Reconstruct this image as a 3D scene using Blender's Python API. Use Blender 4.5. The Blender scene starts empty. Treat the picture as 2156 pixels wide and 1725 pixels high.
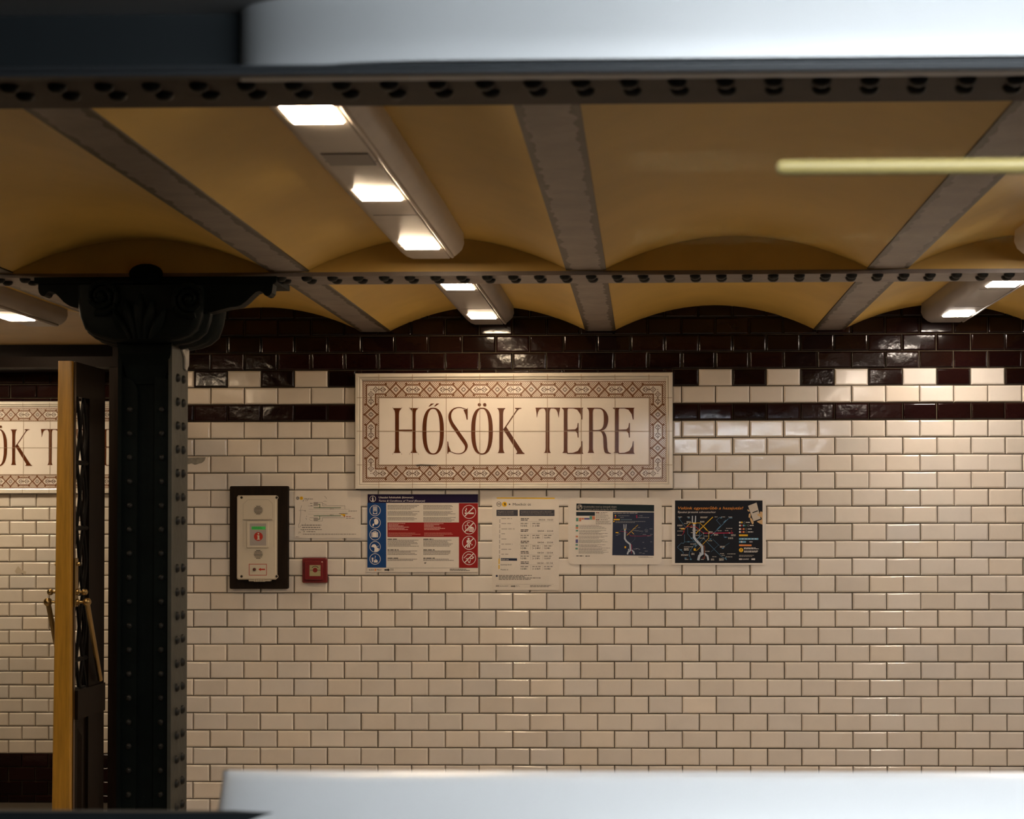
import bpy, math, random
from mathutils import Matrix, Vector

random.seed(7)
S = bpy.context.scene
COL = S.collection

# ------------------------------------------------------------------ camera
F_PX, CX, CY = 3840.0, 1249.91, 1016.88          # image 2156 x 1725
YAW, PITCH, ROLL = -0.0285141, -0.0207582, 0.00141216
EYE = 1.55
cy_, sy_ = math.cos(YAW), math.sin(YAW)
cp_, sp_ = math.cos(PITCH), math.sin(PITCH)
FWD = Vector((sy_ * cp_, cy_ * cp_, -sp_))
RGT = Vector((cy_, -sy_, 0.0))
DWN = FWD.cross(RGT)
cr_, sr_ = math.cos(ROLL), math.sin(ROLL)
RGT, DWN = cr_ * RGT + sr_ * DWN, -sr_ * RGT + cr_ * DWN
cam_data = bpy.data.cameras.new('camera')
cam = bpy.data.objects.new('camera', cam_data)
COL.objects.link(cam)
m = Matrix.Identity(4)
for i in range(3):
    m[i][0], m[i][1], m[i][2] = RGT[i], -DWN[i], -FWD[i]
m[2][3] = EYE
cam.matrix_world = m
cam_data.sensor_width = 36.0
cam_data.lens = F_PX * 36.0 / 2156.0
cam_data.shift_x = (1078.0 - CX) / 2156.0
cam_data.shift_y = (CY - 862.5) / 2156.0
cam_data.clip_start = 0.05
cam_data.dof.use_dof = True
cam_data.dof.focus_distance = 7.9
cam_data.dof.aperture_fstop = 5.0
S.camera = cam

# ------------------------------------------------------------------ world, exposure
W = bpy.data.worlds.new('world')
S.world = W
W.use_nodes = True
W.node_tree.nodes['Background'].inputs[0].default_value = (0.9, 0.8, 0.65, 1)
W.node_tree.nodes['Background'].inputs[1].default_value = 0.004
S.view_settings.view_transform = 'Standard'
S.view_settings.look = 'None'
S.view_settings.gamma = 1.0
S.view_settings.exposure = 0.0
PANEL_POWER = 90.0           # radiance of the small ceiling lamp panels
TUBE_POWER = 74.0            # radiance of the unseen tubes added to light the carriage panels
RECESS_POWER = 62.0

# ------------------------------------------------------------------ helpers
YW = 8.0                     # front of the tiled wall
ZB = EYE + 0.83              # underside of beams and girders
ZC = EYE + 0.945             # crown of the vaults


def at(px, py, Y):
    d = RGT * ((px - CX) / F_PX) + DWN * ((py - CY) / F_PX) + FWD
    t = Y / d.y
    return Vector((d.x * t, Y, EYE + d.z * t))


def atZ(px, py, Z):
    d = RGT * ((px - CX) / F_PX) + DWN * ((py - CY) / F_PX) + FWD
    t = (Z - EYE) / d.z
    return Vector((d.x * t, d.y * t, Z))


def wloc(o):
    v = Vector((0, 0, 0))
    while o is not None:
        v = v + o.location
        o = o.parent
    return v


def tag(o, label=None, cat=None, group=None, kind=None):
    if label:
        o['label'] = label
    if cat:
        o['category'] = cat
    if group:
        o['group'] = group
    if kind:
        o['kind'] = kind
    return o


def empty(name, loc, label=None, cat=None, group=None):
    o = bpy.data.objects.new(name, None)
    o.empty_display_size = 0.05
    o.location = loc
    COL.objects.link(o)
    return tag(o, label, cat, group)


class MB:
    def __init__(s):
        s.v, s.f, s.m, s.tint, s.sm = [], [], [], {}, set()

    def poly(s, pts, mat=0, tint=None):
        b = len(s.v)
        s.v += [tuple(p) for p in pts]
        s.f.append(tuple(range(b, b + len(pts))))
        s.m.append(mat)
        if tint is not None:
            s.tint[len(s.f) - 1] = tint

    def mesh(s, verts, faces, mat=0):
        b = len(s.v)
        s.v += [tuple(p) for p in verts]
        for f in faces:
            s.f.append(tuple(i + b for i in f))
            s.m.append(mat)

    def box(s, x0, x1, y0, y1, z0, z1, mat=0, bev=0.0):
        if bev <= 0:
            v = [(x, y, z) for x in (x0, x1) for y in (y0, y1) for z in (z0, z1)]
            s.mesh(v, [(0, 1, 3, 2), (4, 6, 7, 5), (0, 4, 5, 1), (2, 3, 7, 6), (0, 2, 6, 4), (1, 5, 7, 3)], mat)
            return
        # chamfered box: three rings of 8-gon profile in x/z stacked over y
        def ring(i, y):
            a, b, c, d = x0 + i, x1 - i, z0 + i, z1 - i
            k = bev
            return [(a + k, y, c), (b - k, y, c), (b, y, c + k), (b, y, d - k), (b - k, y, d), (a + k, y, d), (a, y, d - k), (a, y, c + k)]
        rs = [ring(bev * .8, y0), ring(0, y0 + bev), ring(0, y1 - bev), ring(bev * .8, y1)]
        s.loft(rs, mat)

    def loft(s, rings, mat=0, cap=True, closed=True):
        b = len(s.v)
        n = len(rings[0])
        for r in rings:
            s.v += [tuple(p) for p in r]
        for k in range(len(rings) - 1):
            for i in range(n if closed else n - 1):
                j = (i + 1) % n
                s.f.append((b + k * n + i, b + k * n + j, b + (k + 1) * n + j, b + (k + 1) * n + i))
                s.m.append(mat)
        if cap:
            s.f.append(tuple(b + i for i in reversed(range(n))))
            s.m.append(mat)
            e = b + (len(rings) - 1) * n
            s.f.append(tuple(e + i for i in range(n)))
            s.m.append(mat)

    def tube(s, path, r, mat=0, n=10):
        path = [Vector(p) for p in path]
        rings = []
        rr = r if isinstance(r, (list, tuple)) else [r] * len(path)
        for i, p in enumerate(path):
            a = path[max(0, i - 1)]
            b = path[min(len(path) - 1, i + 1)]
            d = (b - a).normalized()
            up = Vector((0, 0, 1)) if abs(d.z) < 0.9 else Vector((0, 1, 0))
            u = d.cross(up).normalized()
            w = d.cross(u)
            rings.append([p + (u * math.cos(t) + w * math.sin(t)) * rr[i] for t in [2 * math.pi * k / n for k in range(n)]])
        s.loft(rings, mat)

    def ball(s, c, r, mat=0, n=12, sc=(1, 1, 1)):
        rings = []
        for i in range(1, n // 2):
            th = math.pi * i / (n // 2)
            rings.append([(c[0] + sc[0] * r * math.sin(th) * math.cos(t), c[1] + sc[1] * r * math.sin(th) * math.sin(t), c[2] + sc[2] * r * math.cos(th))
                          for t in [2 * math.pi * k / n for k in range(n)]])
        s.loft(rings, mat)

    def build(s, name, mats, parent=None, smooth=False, label=None, cat=None, kind=None, group=None):
        me = bpy.data.meshes.new(name)
        off = wloc(parent) if parent else Vector((0, 0, 0))
        me.from_pydata([(v[0] - off.x, v[1] - off.y, v[2] - off.z) for v in s.v], [], s.f)
        mats = mats if isinstance(mats, (list, tuple)) else [mats]
        for mt in mats:
            me.materials.append(mt)
        for p, k in zip(me.polygons, s.m):
            p.material_index = k
            p.use_smooth = smooth or p.index in s.sm
        if s.tint:
            ca = me.color_attributes.new('tint', 'FLOAT_COLOR', 'CORNER')
            for p in me.polygons:
                t = s.tint.get(p.index, (1, 1, 1))
                for li in p.loop_indices:
                    ca.data[li].color = (t[0], t[1], t[2], 1)
        o = bpy.data.objects.new(name, me)
        COL.objects.link(o)
        if parent:
            o.parent = parent
        tag(o, label, cat, group, kind)
        if smooth:
            md = o.modifiers.new('edges', 'EDGE_SPLIT')
            md.split_angle = math.radians(38)
        return o


def copy_tree(o, parent=None):
    c = o.copy()
    COL.objects.link(c)
    if parent:
        c.parent = parent
    for ch in list(o.children):
        copy_tree(ch, c)
    return c


# ------------------------------------------------------------------ materials
def mat(name, col, rough=0.5, metal=0.0, noise=0.0, nscale=8.0, bump=0.0, bscale=40.0, tint=False, spec=0.5, coat=0.0, dark=None, stretch=None):
    M = bpy.data.materials.new(name)
    M.use_nodes = True
    nt = M.node_tree
    b = nt.nodes['Principled BSDF']
    b.inputs['Base Color'].default_value = (*col, 1)
    b.inputs['Roughness'].default_value = rough
    b.inputs['Metallic'].default_value = metal
    b.inputs['Specular IOR Level'].default_value = spec
    b.inputs['Coat Weight'].default_value = coat
    b.inputs['Coat Roughness'].default_value = 0.08
    tc = nt.nodes.new('ShaderNodeTexCoord')
    vec = tc.outputs['Object']
    if stretch:
        mp = nt.nodes.new('ShaderNodeMapping')
        mp.inputs['Scale'].default_value = stretch
        nt.links.new(vec, mp.inputs['Vector'])
        vec = mp.outputs['Vector']
    out = None
    if noise > 0:
        n = nt.nodes.new('ShaderNodeTexNoise')
        n.inputs['Scale'].default_value = nscale
        n.inputs['Detail'].default_value = 5
        n.inputs['Roughness'].default_value = 0.6
        nt.links.new(vec, n.inputs['Vector'])
        r = nt.nodes.new('ShaderNodeValToRGB')
        d = dark if dark else tuple(c * (1 - noise) for c in col)
        r.color_ramp.elements[0].position = 0.32
        r.color_ramp.elements[0].color = (*d, 1)
        r.color_ramp.elements[1].position = 0.62
        r.color_ramp.elements[1].color = (*col, 1)
        nt.links.new(n.outputs['Fac'], r.inputs['Fac'])
        out = r.outputs['Color']
    if tint:
        a = nt.nodes.new('ShaderNodeVertexColor')
        a.layer_name = 'tint'
        mx = nt.nodes.new('ShaderNodeMix')
        mx.data_type = 'RGBA'
        mx.blend_type = 'MULTIPLY'
        mx.inputs['Factor'].default_value = 1
        if out:
            nt.links.new(out, mx.inputs[6])
        else:
            mx.inputs[6].default_value = (*col, 1)
        nt.links.new(a.outputs['Color'], mx.inputs[7])
        out = mx.outputs[2]
    if out:
        nt.links.new(out, b.inputs['Base Color'])
    if bump > 0:
        n2 = nt.nodes.new('ShaderNodeTexNoise')
        n2.inputs['Scale'].default_value = bscale
        n2.inputs['Detail'].default_value = 3
        nt.links.new(vec, n2.inputs['Vector'])
        bp = nt.nodes.new('ShaderNodeBump')
        bp.inputs['Strength'].default_value = bump
        bp.inputs['Distance'].default_value = 0.01
        nt.links.new(n2.outputs['Fac'], bp.inputs['Height'])
        nt.links.new(bp.outputs['Normal'], b.inputs['Normal'])
    return M


def glow(name, col, power, base=(0.8, 0.8, 0.8)):
    M = bpy.data.materials.new(name)
    M.use_nodes = True
    b = M.node_tree.nodes['Principled BSDF']
    b.inputs['Base Color'].default_value = (*base, 1)
    b.inputs['Emission Color'].default_value = (*col, 1)
    b.inputs['Emission Strength'].default_value = power
    return M


TILE_W = mat('white_glazed_tile', (0.73, 0.66, 0.585), 0.10, noise=0.08, nscale=5, bump=0.06, bscale=18, tint=True)
TILE_B = mat('oxblood_glazed_tile', (0.012, 0.0034, 0.0031), 0.09, spec=.32, noise=0.25, nscale=6, bump=0.10, bscale=14, tint=True)
GROUT = mat('dark_grout', (0.10, 0.078, 0.05), 0.9, noise=0.3, nscale=30)
PLASTER_DARK = mat('dark_grout_joint', (0.16, 0.11, 0.075), 0.9)
OCHRE = mat('ochre_ceiling_paint', (0.69, 0.455, 0.11), 0.5, noise=0.16, nscale=1.6, bump=0.10, bscale=6, spec=.25)
OCHRE_WEB = mat('ochre_web_paint', (0.60, 0.38, 0.09), 0.5, noise=0.2, nscale=3)
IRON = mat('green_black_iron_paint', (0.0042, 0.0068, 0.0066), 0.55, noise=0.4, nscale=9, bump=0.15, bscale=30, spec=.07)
IRON_LIT = mat('lamplit_iron_paint', (0.050, 0.052, 0.045), 0.5, spec=.2, noise=0.3, nscale=9, bump=0.15, bscale=30)  # lighter copy of the iron: lamp light on the right side put into colour
GREY_FLANGE = mat('grey_brown_steel_paint', (0.20, 0.16, 0.14), 0.45, noise=0.3, nscale=7, bump=0.2, bscale=25)
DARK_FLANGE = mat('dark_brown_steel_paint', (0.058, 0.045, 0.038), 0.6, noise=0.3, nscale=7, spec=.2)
RIVET = mat('dark_rivet_paint', (0.012, 0.012, 0.011), 0.5, spec=.25)
WORN = mat('pale_bare_plate', (0.42, 0.40, 0.37), 0.6, noise=0.4, nscale=25)
LAMP_BODY = mat('cream_lamp_housing', (0.74, 0.66, 0.58), 0.38, noise=0.1, nscale=6)
LAMP_GREY = mat('grey_lamp_housing', (0.30, 0.27, 0.25), 0.42, noise=0.1, nscale=6)
LAMP_DARK = mat('unlit_lamp_panel', (0.14, 0.115, 0.095), 0.35)
SEAM = mat('seam_shadow_gap', (0.06, 0.05, 0.045), 0.8)
GLOW_WARM = glow('lit_panel_warm', (1.0, 0.76, 0.50), PANEL_POWER)
GLOW_COOL = glow('lit_panel_neutral', (1.0, 0.86, 0.72), PANEL_POWER * 1.5)
FLOOR_M = mat('grey_platform_floor', (0.62, 0.54, 0.45), 0.5, noise=0.2, nscale=6)
TRACK_M = mat('dark_track_bed', (0.06, 0.055, 0.05), 0.9, noise=0.4, nscale=12)
FRAME_W = mat('varnished_yellow_wood', (0.50, 0.27, 0.035), 0.32, noise=0.35, nscale=7, stretch=(9, 9, 0.6), bump=0.1)
WOOD_D = mat('dark_brown_wood', (0.011, 0.0065, 0.004), 0.5, spec=.08, noise=0.4, nscale=7, stretch=(8, 8, 0.6))
BLACK_IRON = mat('black_wrought_iron', (0.007, 0.006, 0.006), 0.6, spec=.12)
BRASS = mat('aged_brass', (0.38, 0.27, 0.12), 0.34, metal=1.0)
STEEL_B = mat('brown_steel_header', (0.011, 0.008, 0.007), 0.6, spec=.06, noise=0.2)
SIGN_T = mat('cream_sign_tile', (0.84, 0.765, 0.70), 0.14, noise=0.05, nscale=7, bump=0.03, bscale=12)
SIGN_F = mat('cream_moulded_tile', (0.76, 0.70, 0.62), 0.12, noise=0.08, nscale=9)
SIGN_BR = mat('brown_letter_glaze', (0.115, 0.032, 0.009), 0.22, noise=0.25, nscale=6)
SIGN_LB = mat('brown_border_glaze', (0.185, 0.078, 0.033), 0.25)
SIGN_HB = mat('pale_brown_hatching', (0.27, 0.14, 0.078), 0.3)
JOINT = mat('brown_tile_joint', (0.30, 0.21, 0.13), 0.9)


def flat(name, col, rough=0.55):
    return mat(name, col, max(rough, .5), spec=.18)


WHITE_P = mat('white_train_panel', (0.91, 0.92, 0.93), 0.35)
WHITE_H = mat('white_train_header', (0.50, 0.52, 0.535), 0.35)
DARK_P = mat('charcoal_train_panel', (0.020, 0.025, 0.028), 0.6, spec=.2)
RUBBER = mat('black_window_rubber', (0.045, 0.05, 0.055), 0.5, spec=.3)
GLASS = bpy.data.materials.new('window_glass')
GLASS.use_nodes = True
_nt = GLASS.node_tree
_nt.nodes.remove(_nt.nodes['Principled BSDF'])
_t = _nt.nodes.new('ShaderNodeBsdfTransparent')
_g = _nt.nodes.new('ShaderNodeBsdfGlossy')
_g.inputs['Roughness'].default_value = 0.02
_g.inputs['Color'].default_value = (1, 0.88, 0.45, 1)
_mx = _nt.nodes.new('ShaderNodeMixShader')
_mx.inputs[0].default_value = 0.00012
_nt.links.new(_t.outputs[0], _mx.inputs[1])
_nt.links.new(_g.outputs[0], _mx.inputs[2])
_nt.links.new(_mx.outputs[0], _nt.nodes['Material Output'].inputs[0])

# ------------------------------------------------------------------ tiled walls
X0, TW, Z0, TH = -1.92112, 0.148540, EYE + 0.439085, 0.0755211
SIGN = (749.5, 787.5, 1416.5, 1029.0)           # outer edges of the sign in the photograph


def one_tile(b, x0, x1, z0, z1, Y, mt):
    if x1 - x0 < 0.006 or z1 - z0 < 0.004:
        return
    g = 0.0014
    jx, jz = random.uniform(-.0006, .0006), random.uniform(-.0006, .0006)
    x0, x1, z0, z1 = x0 + g + jx, x1 - g + jx, z0 + g + jz, z1 - g + jz
    bv = min(0.0075, (x1 - x0) * .3, (z1 - z0) * .3)
    ta, tb = random.gauss(0, .0035), random.gauss(0, .0045)
    cx, cz = (x0 + x1) / 2, (z0 + z1) / 2
    base = random.uniform(-.0008, .0008)

    def pt(x, z, d):
        return (x, Y + d + base + (x - cx) * ta + (z - cz) * tb, z)
    k = random.gauss(1, 0.035)
    w = random.gauss(0, 0.012)
    t = (k * (1 + w), k, k * (1 - 1.6 * w))
    if mt == 1:
        k = random.uniform(.7, 1.6)
        t = (k, k * random.uniform(.8, 1.1), k)
    def sq(i, d):
        return [pt(x0 + i, z0 + i, d), pt(x1 - i, z0 + i, d), pt(x1 - i, z1 - i, d), pt(x0 + i, z1 - i, d)]
    b.poly(sq(bv, 0), mt, t)
    # rounded shoulder: a smooth strip along each of the four edges
    prof = [(bv, 0), (bv * .62, .0007), (bv * .30, .0022), (bv * .08, .0046), (0, .0115)]
    rs = [sq(i, d) for i, d in prof]
    for i in range(4):
        j = (i + 1) % 4
        vs = []
        for g_ in rs:
            vs += [g_[i], g_[j]]
        n0 = len(b.f)
        b.mesh(vs, [(2 * k, 2 * k + 1, 2 * k + 3, 2 * k + 2) for k in range(len(rs) - 1)], mt)
        for q_ in range(n0, len(b.f)):
            b.tint[q_] = t
            b.sm.add(q_)


def wall_tiles(b, xa, xb, za, zb, Y, x0, z0, sign, zsplit):
    """rows counted downwards from z0; rows -1 and above -3 are oxblood, row -3 alternates"""
    r0 = int(math.floor((z0 - zb) / TH)) - 1
    r1 = int(math.ceil((z0 - za) / TH)) + 1
    for r in range(r0, r1):
        zt, zl = z0 - r * TH, z0 - (r + 1) * TH
        zt, zl = min(zt, zb), max(zl, za)
        if zt - zl < .004:
            continue
        off = x0 if r % 2 == 0 else x0 - TW / 2
        c0 = int(math.floor((xa - off) / TW)) - 1
        c1 = int(math.ceil((xb - off) / TW)) + 1
        for c in range(c0, c1):
            xl, xr = max(off + c * TW, xa), min(off + (c + 1) * TW, xb)
            if xr - xl < .006:
                continue
            mt = 0
            if r == -1 or r < -3 or (zt + zl) / 2 < zsplit:
                mt = 1
            if r == -3:
                mt = 0 if c % 2 else 1
            sx0, sz1, sx1, sz0 = sign
            if zt <= sz0 or zl >= sz1 or xr <= sx0 or xl >= sx1:
                one_tile(b, xl, xr, zl, zt, Y, mt)
                continue
            if xl < sx0:
                one_tile(b, xl, sx0, zl, zt, Y, mt)
            if xr > sx1:
                one_tile(b, sx1, xr, zl, zt, Y, mt)
            if zt > sz1:
                one_tile(b, max(xl, sx0), min(xr, sx1), sz1, zt, Y, 1)
            if zl < sz0:
                one_tile(b, max(xl, sx0), min(xr, sx1), zl, sz0, Y, mt)


XJ = at(238, 1100, 8.02).x                # right jamb of the entrance
p0, p1 = at(SIGN[0], SIGN[1], YW), at(SIGN[2], SIGN[3], YW)
b = MB()
WALL_R = 3.3
wall_tiles(b, XJ + .04, WALL_R, 0.0, ZC + .02, YW, X0, Z0, (p0.x, p0.z, p1.x, p1.z), 0.26)
b.box(XJ + .04, WALL_R, YW + .0085, YW + .18, 0.0, ZC + .25, 2)
# scraped patch on one tile beside the column
q = [at(x, y, YW - .0012) for x, y in [(385, 964), (433, 963), (431, 970), (425, 975), (410, 979), (404, 976), (385, 980)]]
b.poly(q, 3)
b.build('wall_back', [TILE_W, TILE_B, GROUT, mat('scraped_glaze', (0.30, 0.28, 0.24), 0.8, noise=.4, nscale=40)], kind='structure')

# recess behind the entrance on the left
YR = 9.99
zr = at(20, 1068.5, YR).z
xr_ = at(20.2, 1080, YR).x
XRL, XRR = -5.2, XJ + .02
sg = at(1050.9, 907.5, YW)
s2 = at(29.8, 942.5, YR - .001)
DSIGN = Vector((s2.x - at(1055.3, 907.5, YW).x, YR - YW, s2.z - sg.z))
b = MB()
wall_tiles(b, XRL, XRR, 0.0, EYE + .95, YR, xr_, zr + 5 * TH, (p0.x + DSIGN.x, p0.z + DSIGN.z, p1.x + DSIGN.x, p1.z + DSIGN.z), .268)
b.box(XRL, XRR, YR + .0085, YR + .15, 0, EYE + 1.2, 2)
q = [at(x, y, YR - .0012) for x, y in [(31, 1203), (38, 1192), (45, 1200), (55, 1204), (54, 1210), (46, 1207), (34, 1208)]]
b.poly(q, 3)
b.build('wall_recess', [TILE_W, TILE_B, GROUT, mat('chipped_glaze', (0.50, 0.42, 0.32), 0.8)], kind='structure')
b = MB()
b.box(XRR, XRR + .12, YW + .18, YR + .15, 0, EYE + 1.2, 0)
b.build('wall_recess_right', [mat('cream_side_wall', (.6, .52, .42), .4)], kind='structure')
b = MB()
b.box(XRL - .12, XRL, YW - .6, YR + .15, 0, EYE + 1.2, 0)
b.build('wall_recess_left', [mat('cream_left_wall', (.6, .52, .42), .4)], kind='structure')

# floor and track bed
b = MB()
b.box(-6.5, 6.5, 5.55, YW, -.9, 0.0, 0)
b.build('floor', FLOOR_M, kind='structure')
b = MB()
b.box(-6.5, 6.5, YW, YR + .2, -.9, 0.0, 0)
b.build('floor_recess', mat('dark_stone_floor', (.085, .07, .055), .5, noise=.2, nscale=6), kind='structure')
b = MB()
b.box(-6.5, 6.5, -2.5, 5.55, -.95, -.55, 0)
b.build('floor_track', TRACK_M, kind='structure')

# ------------------------------------------------------------------ ceiling: shallow vaults between beams
BEAMS = [-4.19, -3.19, -2.19, -1.19, -0.197, 0.803, 1.80, 2.80, 3.80]
BH = 0.067
far_y = (atZ(1078, 580, ZB - .012).y, atZ(1078, 597.5, ZB - .012).y)
near_y = (atZ(1078, 150, ZB - .012).y, atZ(1078, 221, ZB - .012).y)


def vault(b, xa, xb, ya, yb, n=20):
    ring = []
    for i in range(n + 1):
        t = i / n
        x = xa + (xb - xa) * t
        c = (2 * t - 1)
        ring.append((x, ZB + .006 + (ZC - ZB - .006) * (1 - c * c) ** 1.0))
    ys = [ya + (yb - ya) * k / 6 for k in range(7)]
    b.loft([[(x, y, z) for x, z in ring] for y in ys], 0, cap=False, closed=False)


for nm, ya, yb in (('ceiling_track', -2.0, near_y[0]), ('ceiling_middle', near_y[1], far_y[0]), ('ceiling_platform', far_y[1], YW + .02)):
    b = MB()
    for i in range(len(BEAMS) - 1):
        vault(b, BEAMS[i] + BH - .006, BEAMS[i + 1] - BH + .006, ya, yb)
    b.build(nm, [OCHRE], smooth=True, kind='structure')
b = MB()
b.box(-6.5, 6.5, -2.5, YR + .2, ZC + .03, ZC + .12, 0)
b.build('ceiling', [OCHRE], kind='structure')
b = MB()
b.box(XRL, XRR, YW + .02, YR, EYE + .95, EYE + .99, 0)
b.build('ceiling_recess', [mat('tan_recess_ceiling', (.40, .27, .12), .5, noise=.2, nscale=3)], kind='structure')


# ragged-edged paint on the beams
def beam_material():
    M = mat('ragged_edge_beam_paint', (.25, .205, .175), .45, noise=.3, nscale=7, bump=.15, bscale=25)
    nt = M.node_tree
    bs = nt.nodes['Principled BSDF']
    src = bs.inputs['Base Color'].links[0].from_socket
    tc = nt.nodes.new('ShaderNodeTexCoord')
    sx = nt.nodes.new('ShaderNodeSeparateXYZ')
    nt.links.new(tc.outputs['Object'], sx.inputs[0])
    ab = nt.nodes.new('ShaderNodeMath')
    ab.operation = 'ABSOLUTE'
    nt.links.new(sx.outputs['X'], ab.inputs[0])
    nz = nt.nodes.new('ShaderNodeTexNoise')
    nz.inputs['Scale'].default_value = 13
    nz.inputs['Detail'].default_value = 6
    nt.links.new(tc.outputs['Object'], nz.inputs['Vector'])
    mu = nt.nodes.new('ShaderNodeMath')
    mu.operation = 'MULTIPLY_ADD'
    mu.inputs[1].default_value = .055
    nt.links.new(nz.outputs['Fac'], mu.inputs[0])
    nt.links.new(ab.outputs[0], mu.inputs[2])
    rp = nt.nodes.new('ShaderNodeValToRGB')
    rp.color_ramp.interpolation = 'LINEAR'
    e = rp.color_ramp.elements
    e[0].position = .755
    e[0].color = (0, 0, 0, 1)
    e[1].position = .785
    e[1].color = (1, 1, 1, 1)
    sc = nt.nodes.new('ShaderNodeMath')
    sc.operation = 'MULTIPLY'
    sc.inputs[1].default_value = 10.0
    nt.links.new(mu.outputs[0], sc.inputs[0])
    nt.links.new(sc.outputs[0], rp.inputs['Fac'])
    mx = nt.nodes.new('ShaderNodeMix')
    mx.data_type = 'RGBA'
    nt.links.new(rp.outputs['Color'], mx.inputs['Factor'])
    nt.links.new(src, mx.inputs[6])
    mx.inputs[7].default_value = (.05, .034, .016, 1)
    nt.links.new(mx.outputs[2], bs.inputs['Base Color'])
    return M


BEAM_M = beam_material()
BEAM_LABELS = {
    -2.19: 'grey brown ceiling beam at the far left, meeting the girder left of the iron column',
    -1.19: 'grey brown ceiling beam slanting down from upper left towards the left end of the station sign',
    -0.197: 'grey brown ragged-edged ceiling beam running almost straight down above the station sign',
    0.803: 'grey brown ragged-edged ceiling beam slanting in from the upper right corner',
}
for bx in BEAMS[2:7]:
    e = empty('ceiling_beam', (bx, 4.0, ZB + .004))
    lab = BEAM_LABELS.get(bx, 'grey brown ceiling beam beyond the right edge, right of the rightmost lamp')
    tag(e, lab, 'beam', 'steel beams between the ceiling vaults')
    b = MB()
    b.box(bx - BH, bx + BH, -1.5, YW + .012, ZB + .004, ZB + .020, 0)
    b.build('flange', BEAM_M, e)
    b = MB()
    b.box(bx - .008, bx + .008, -1.5, YW + .012, ZB + .018, ZC + .03, 0)
    b.build('web', GREY_FLANGE, e)

# ------------------------------------------------------------------ riveted girders
rm = MB()
rr = []
for rad, dz in [(.0185, 0), (.0175, -.006), (.0135, -.0115), (.007, -.0145)]:
    rr.append([(rad * math.cos(t), rad * math.sin(t), dz) for t in [2 * math.pi * k / 12 for k in range(12)]])
rm.loft(rr, 0)
RIVET_PROTO = rm.build('rivet', RIVET, smooth=True)


def rivet(parent, p, rot=None, sc=1.0):
    global RIVET_PROTO
    if RIVET_PROTO is not None and RIVET_PROTO.parent is None:
        o = RIVET_PROTO
    else:
        o = RIVET_PROTO.copy()
        COL.objects.link(o)
    o.parent = parent
    o.location = Vector(p) - wloc(parent)
    o.rotation_euler = rot if rot else (0, 0, 0)
    o.scale = (sc, sc, sc)


def girder(name, ya, yb, rows, xs, label, paint):
    e = empty(name, (0, (ya + yb) / 2, ZB), label, 'girder', 'riveted girders across the ceiling')
    b = MB()
    b.box(-4.5, 4.5, ya, yb, ZB - .012, ZB + .002, 0)
    b.build('flange_plate', paint, e)
    b = MB()
    b.box(-4.5, 4.5, ya + .001, ya + .014, ZB, ZC + .028, 0)
    b.box(-4.5, 4.5, yb - .014, yb - .001, ZB, ZC + .028, 0)
    b.build('web_plate', OCHRE_WEB, e)
    for y, dx in rows:
        for x in xs:
            rivet(e, (x + dx, y, ZB - .012))
    return e


xs = [-.094 + .0868 * k for k in range(-28, 22)]
xs = [x for x in xs if x > -1.24 or x < -2.09]
girder('riveted_girder', far_y[0], far_y[1], [(atZ(1078, 587, ZB - .020).y, 0), (atZ(1078, 592.5, ZB - .020).y, .004)], xs,
       'thin riveted girder resting on the iron column, crossing the ceiling above the sign wall', GREY_FLANGE)
xs = [-.203 + .0895 * k for k in range(-14, 12)]
girder('riveted_girder', near_y[0], near_y[1], [(atZ(1078, 200, ZB - .020).y, 0), (atZ(1078, 182, ZB - .020).y, -.006)], xs,
       'broad dark riveted girder crossing the top of the view just under the train roof edge', DARK_FLANGE)

# ------------------------------------------------------------------ ceiling lamps
def lamp(xc, ya, yb, panels, unlit, label, glow_m, body, group='long ceiling lamps in the vaults'):
    zb = EYE + .857
    e = empty('ceiling_lamp', (xc, (ya + yb) / 2, zb), label, 'lamp', group)
    prof = [(-.105, .086), (-.108, .045), (-.098, .022), (-.078, .006), (-.062, 0), (.062, 0), (.064, .005), (.080, .008), (.092, .018),
            (.104, .030), (.110, .048), (.107, .086)]
    b = MB()
    rings = []
    L = yb - ya
    for y, s, up in [(0, .80, .030), (.012, .90, .010), (.035, .97, .002), (.06, 1, 0), (L - .06, 1, 0), (L - .035, .97, .002), (L - .012, .90, .010), (L, .80, .030)]:
        rings.append([(xc + x * s, ya + y, zb + max(z, min(z + up, .08)) if z < .08 else zb + z) for x, z in prof])
    b.loft(rings, 0)
    b.build('housing', body, e, smooth=True)
    b = MB()
    b.tube([(xc + .072, ya + .07, zb + .004), (xc + .072, yb - .07, zb + .004)], .006, 0, 8)
    b.build('edge_trim', body, e, smooth=True)
    for f in (.30, .62):
        y = ya + L * f
        b = MB()
        b.box(xc - .062, xc + .062, y, y + .004, zb - .0006, zb + .002, 0)
        b.build('seam', SEAM, e)
    for y in panels:
        b = MB()
        b.box(xc - .056, xc + .054, y - .076, y + .076, zb - .004, zb + .004, 0, .003)
        b.build('light_panel', glow_m, e)
    for y in unlit:
        b = MB()
        b.box(xc - .058, xc + .056, y - .07, y + .07, zb - .003, zb + .004, 0, .003)
        b.build('unlit_panel', LAMP_DARK, e)
    return e


def Yat(py):
    return atZ(1000, py, EYE + .857).y


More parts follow.
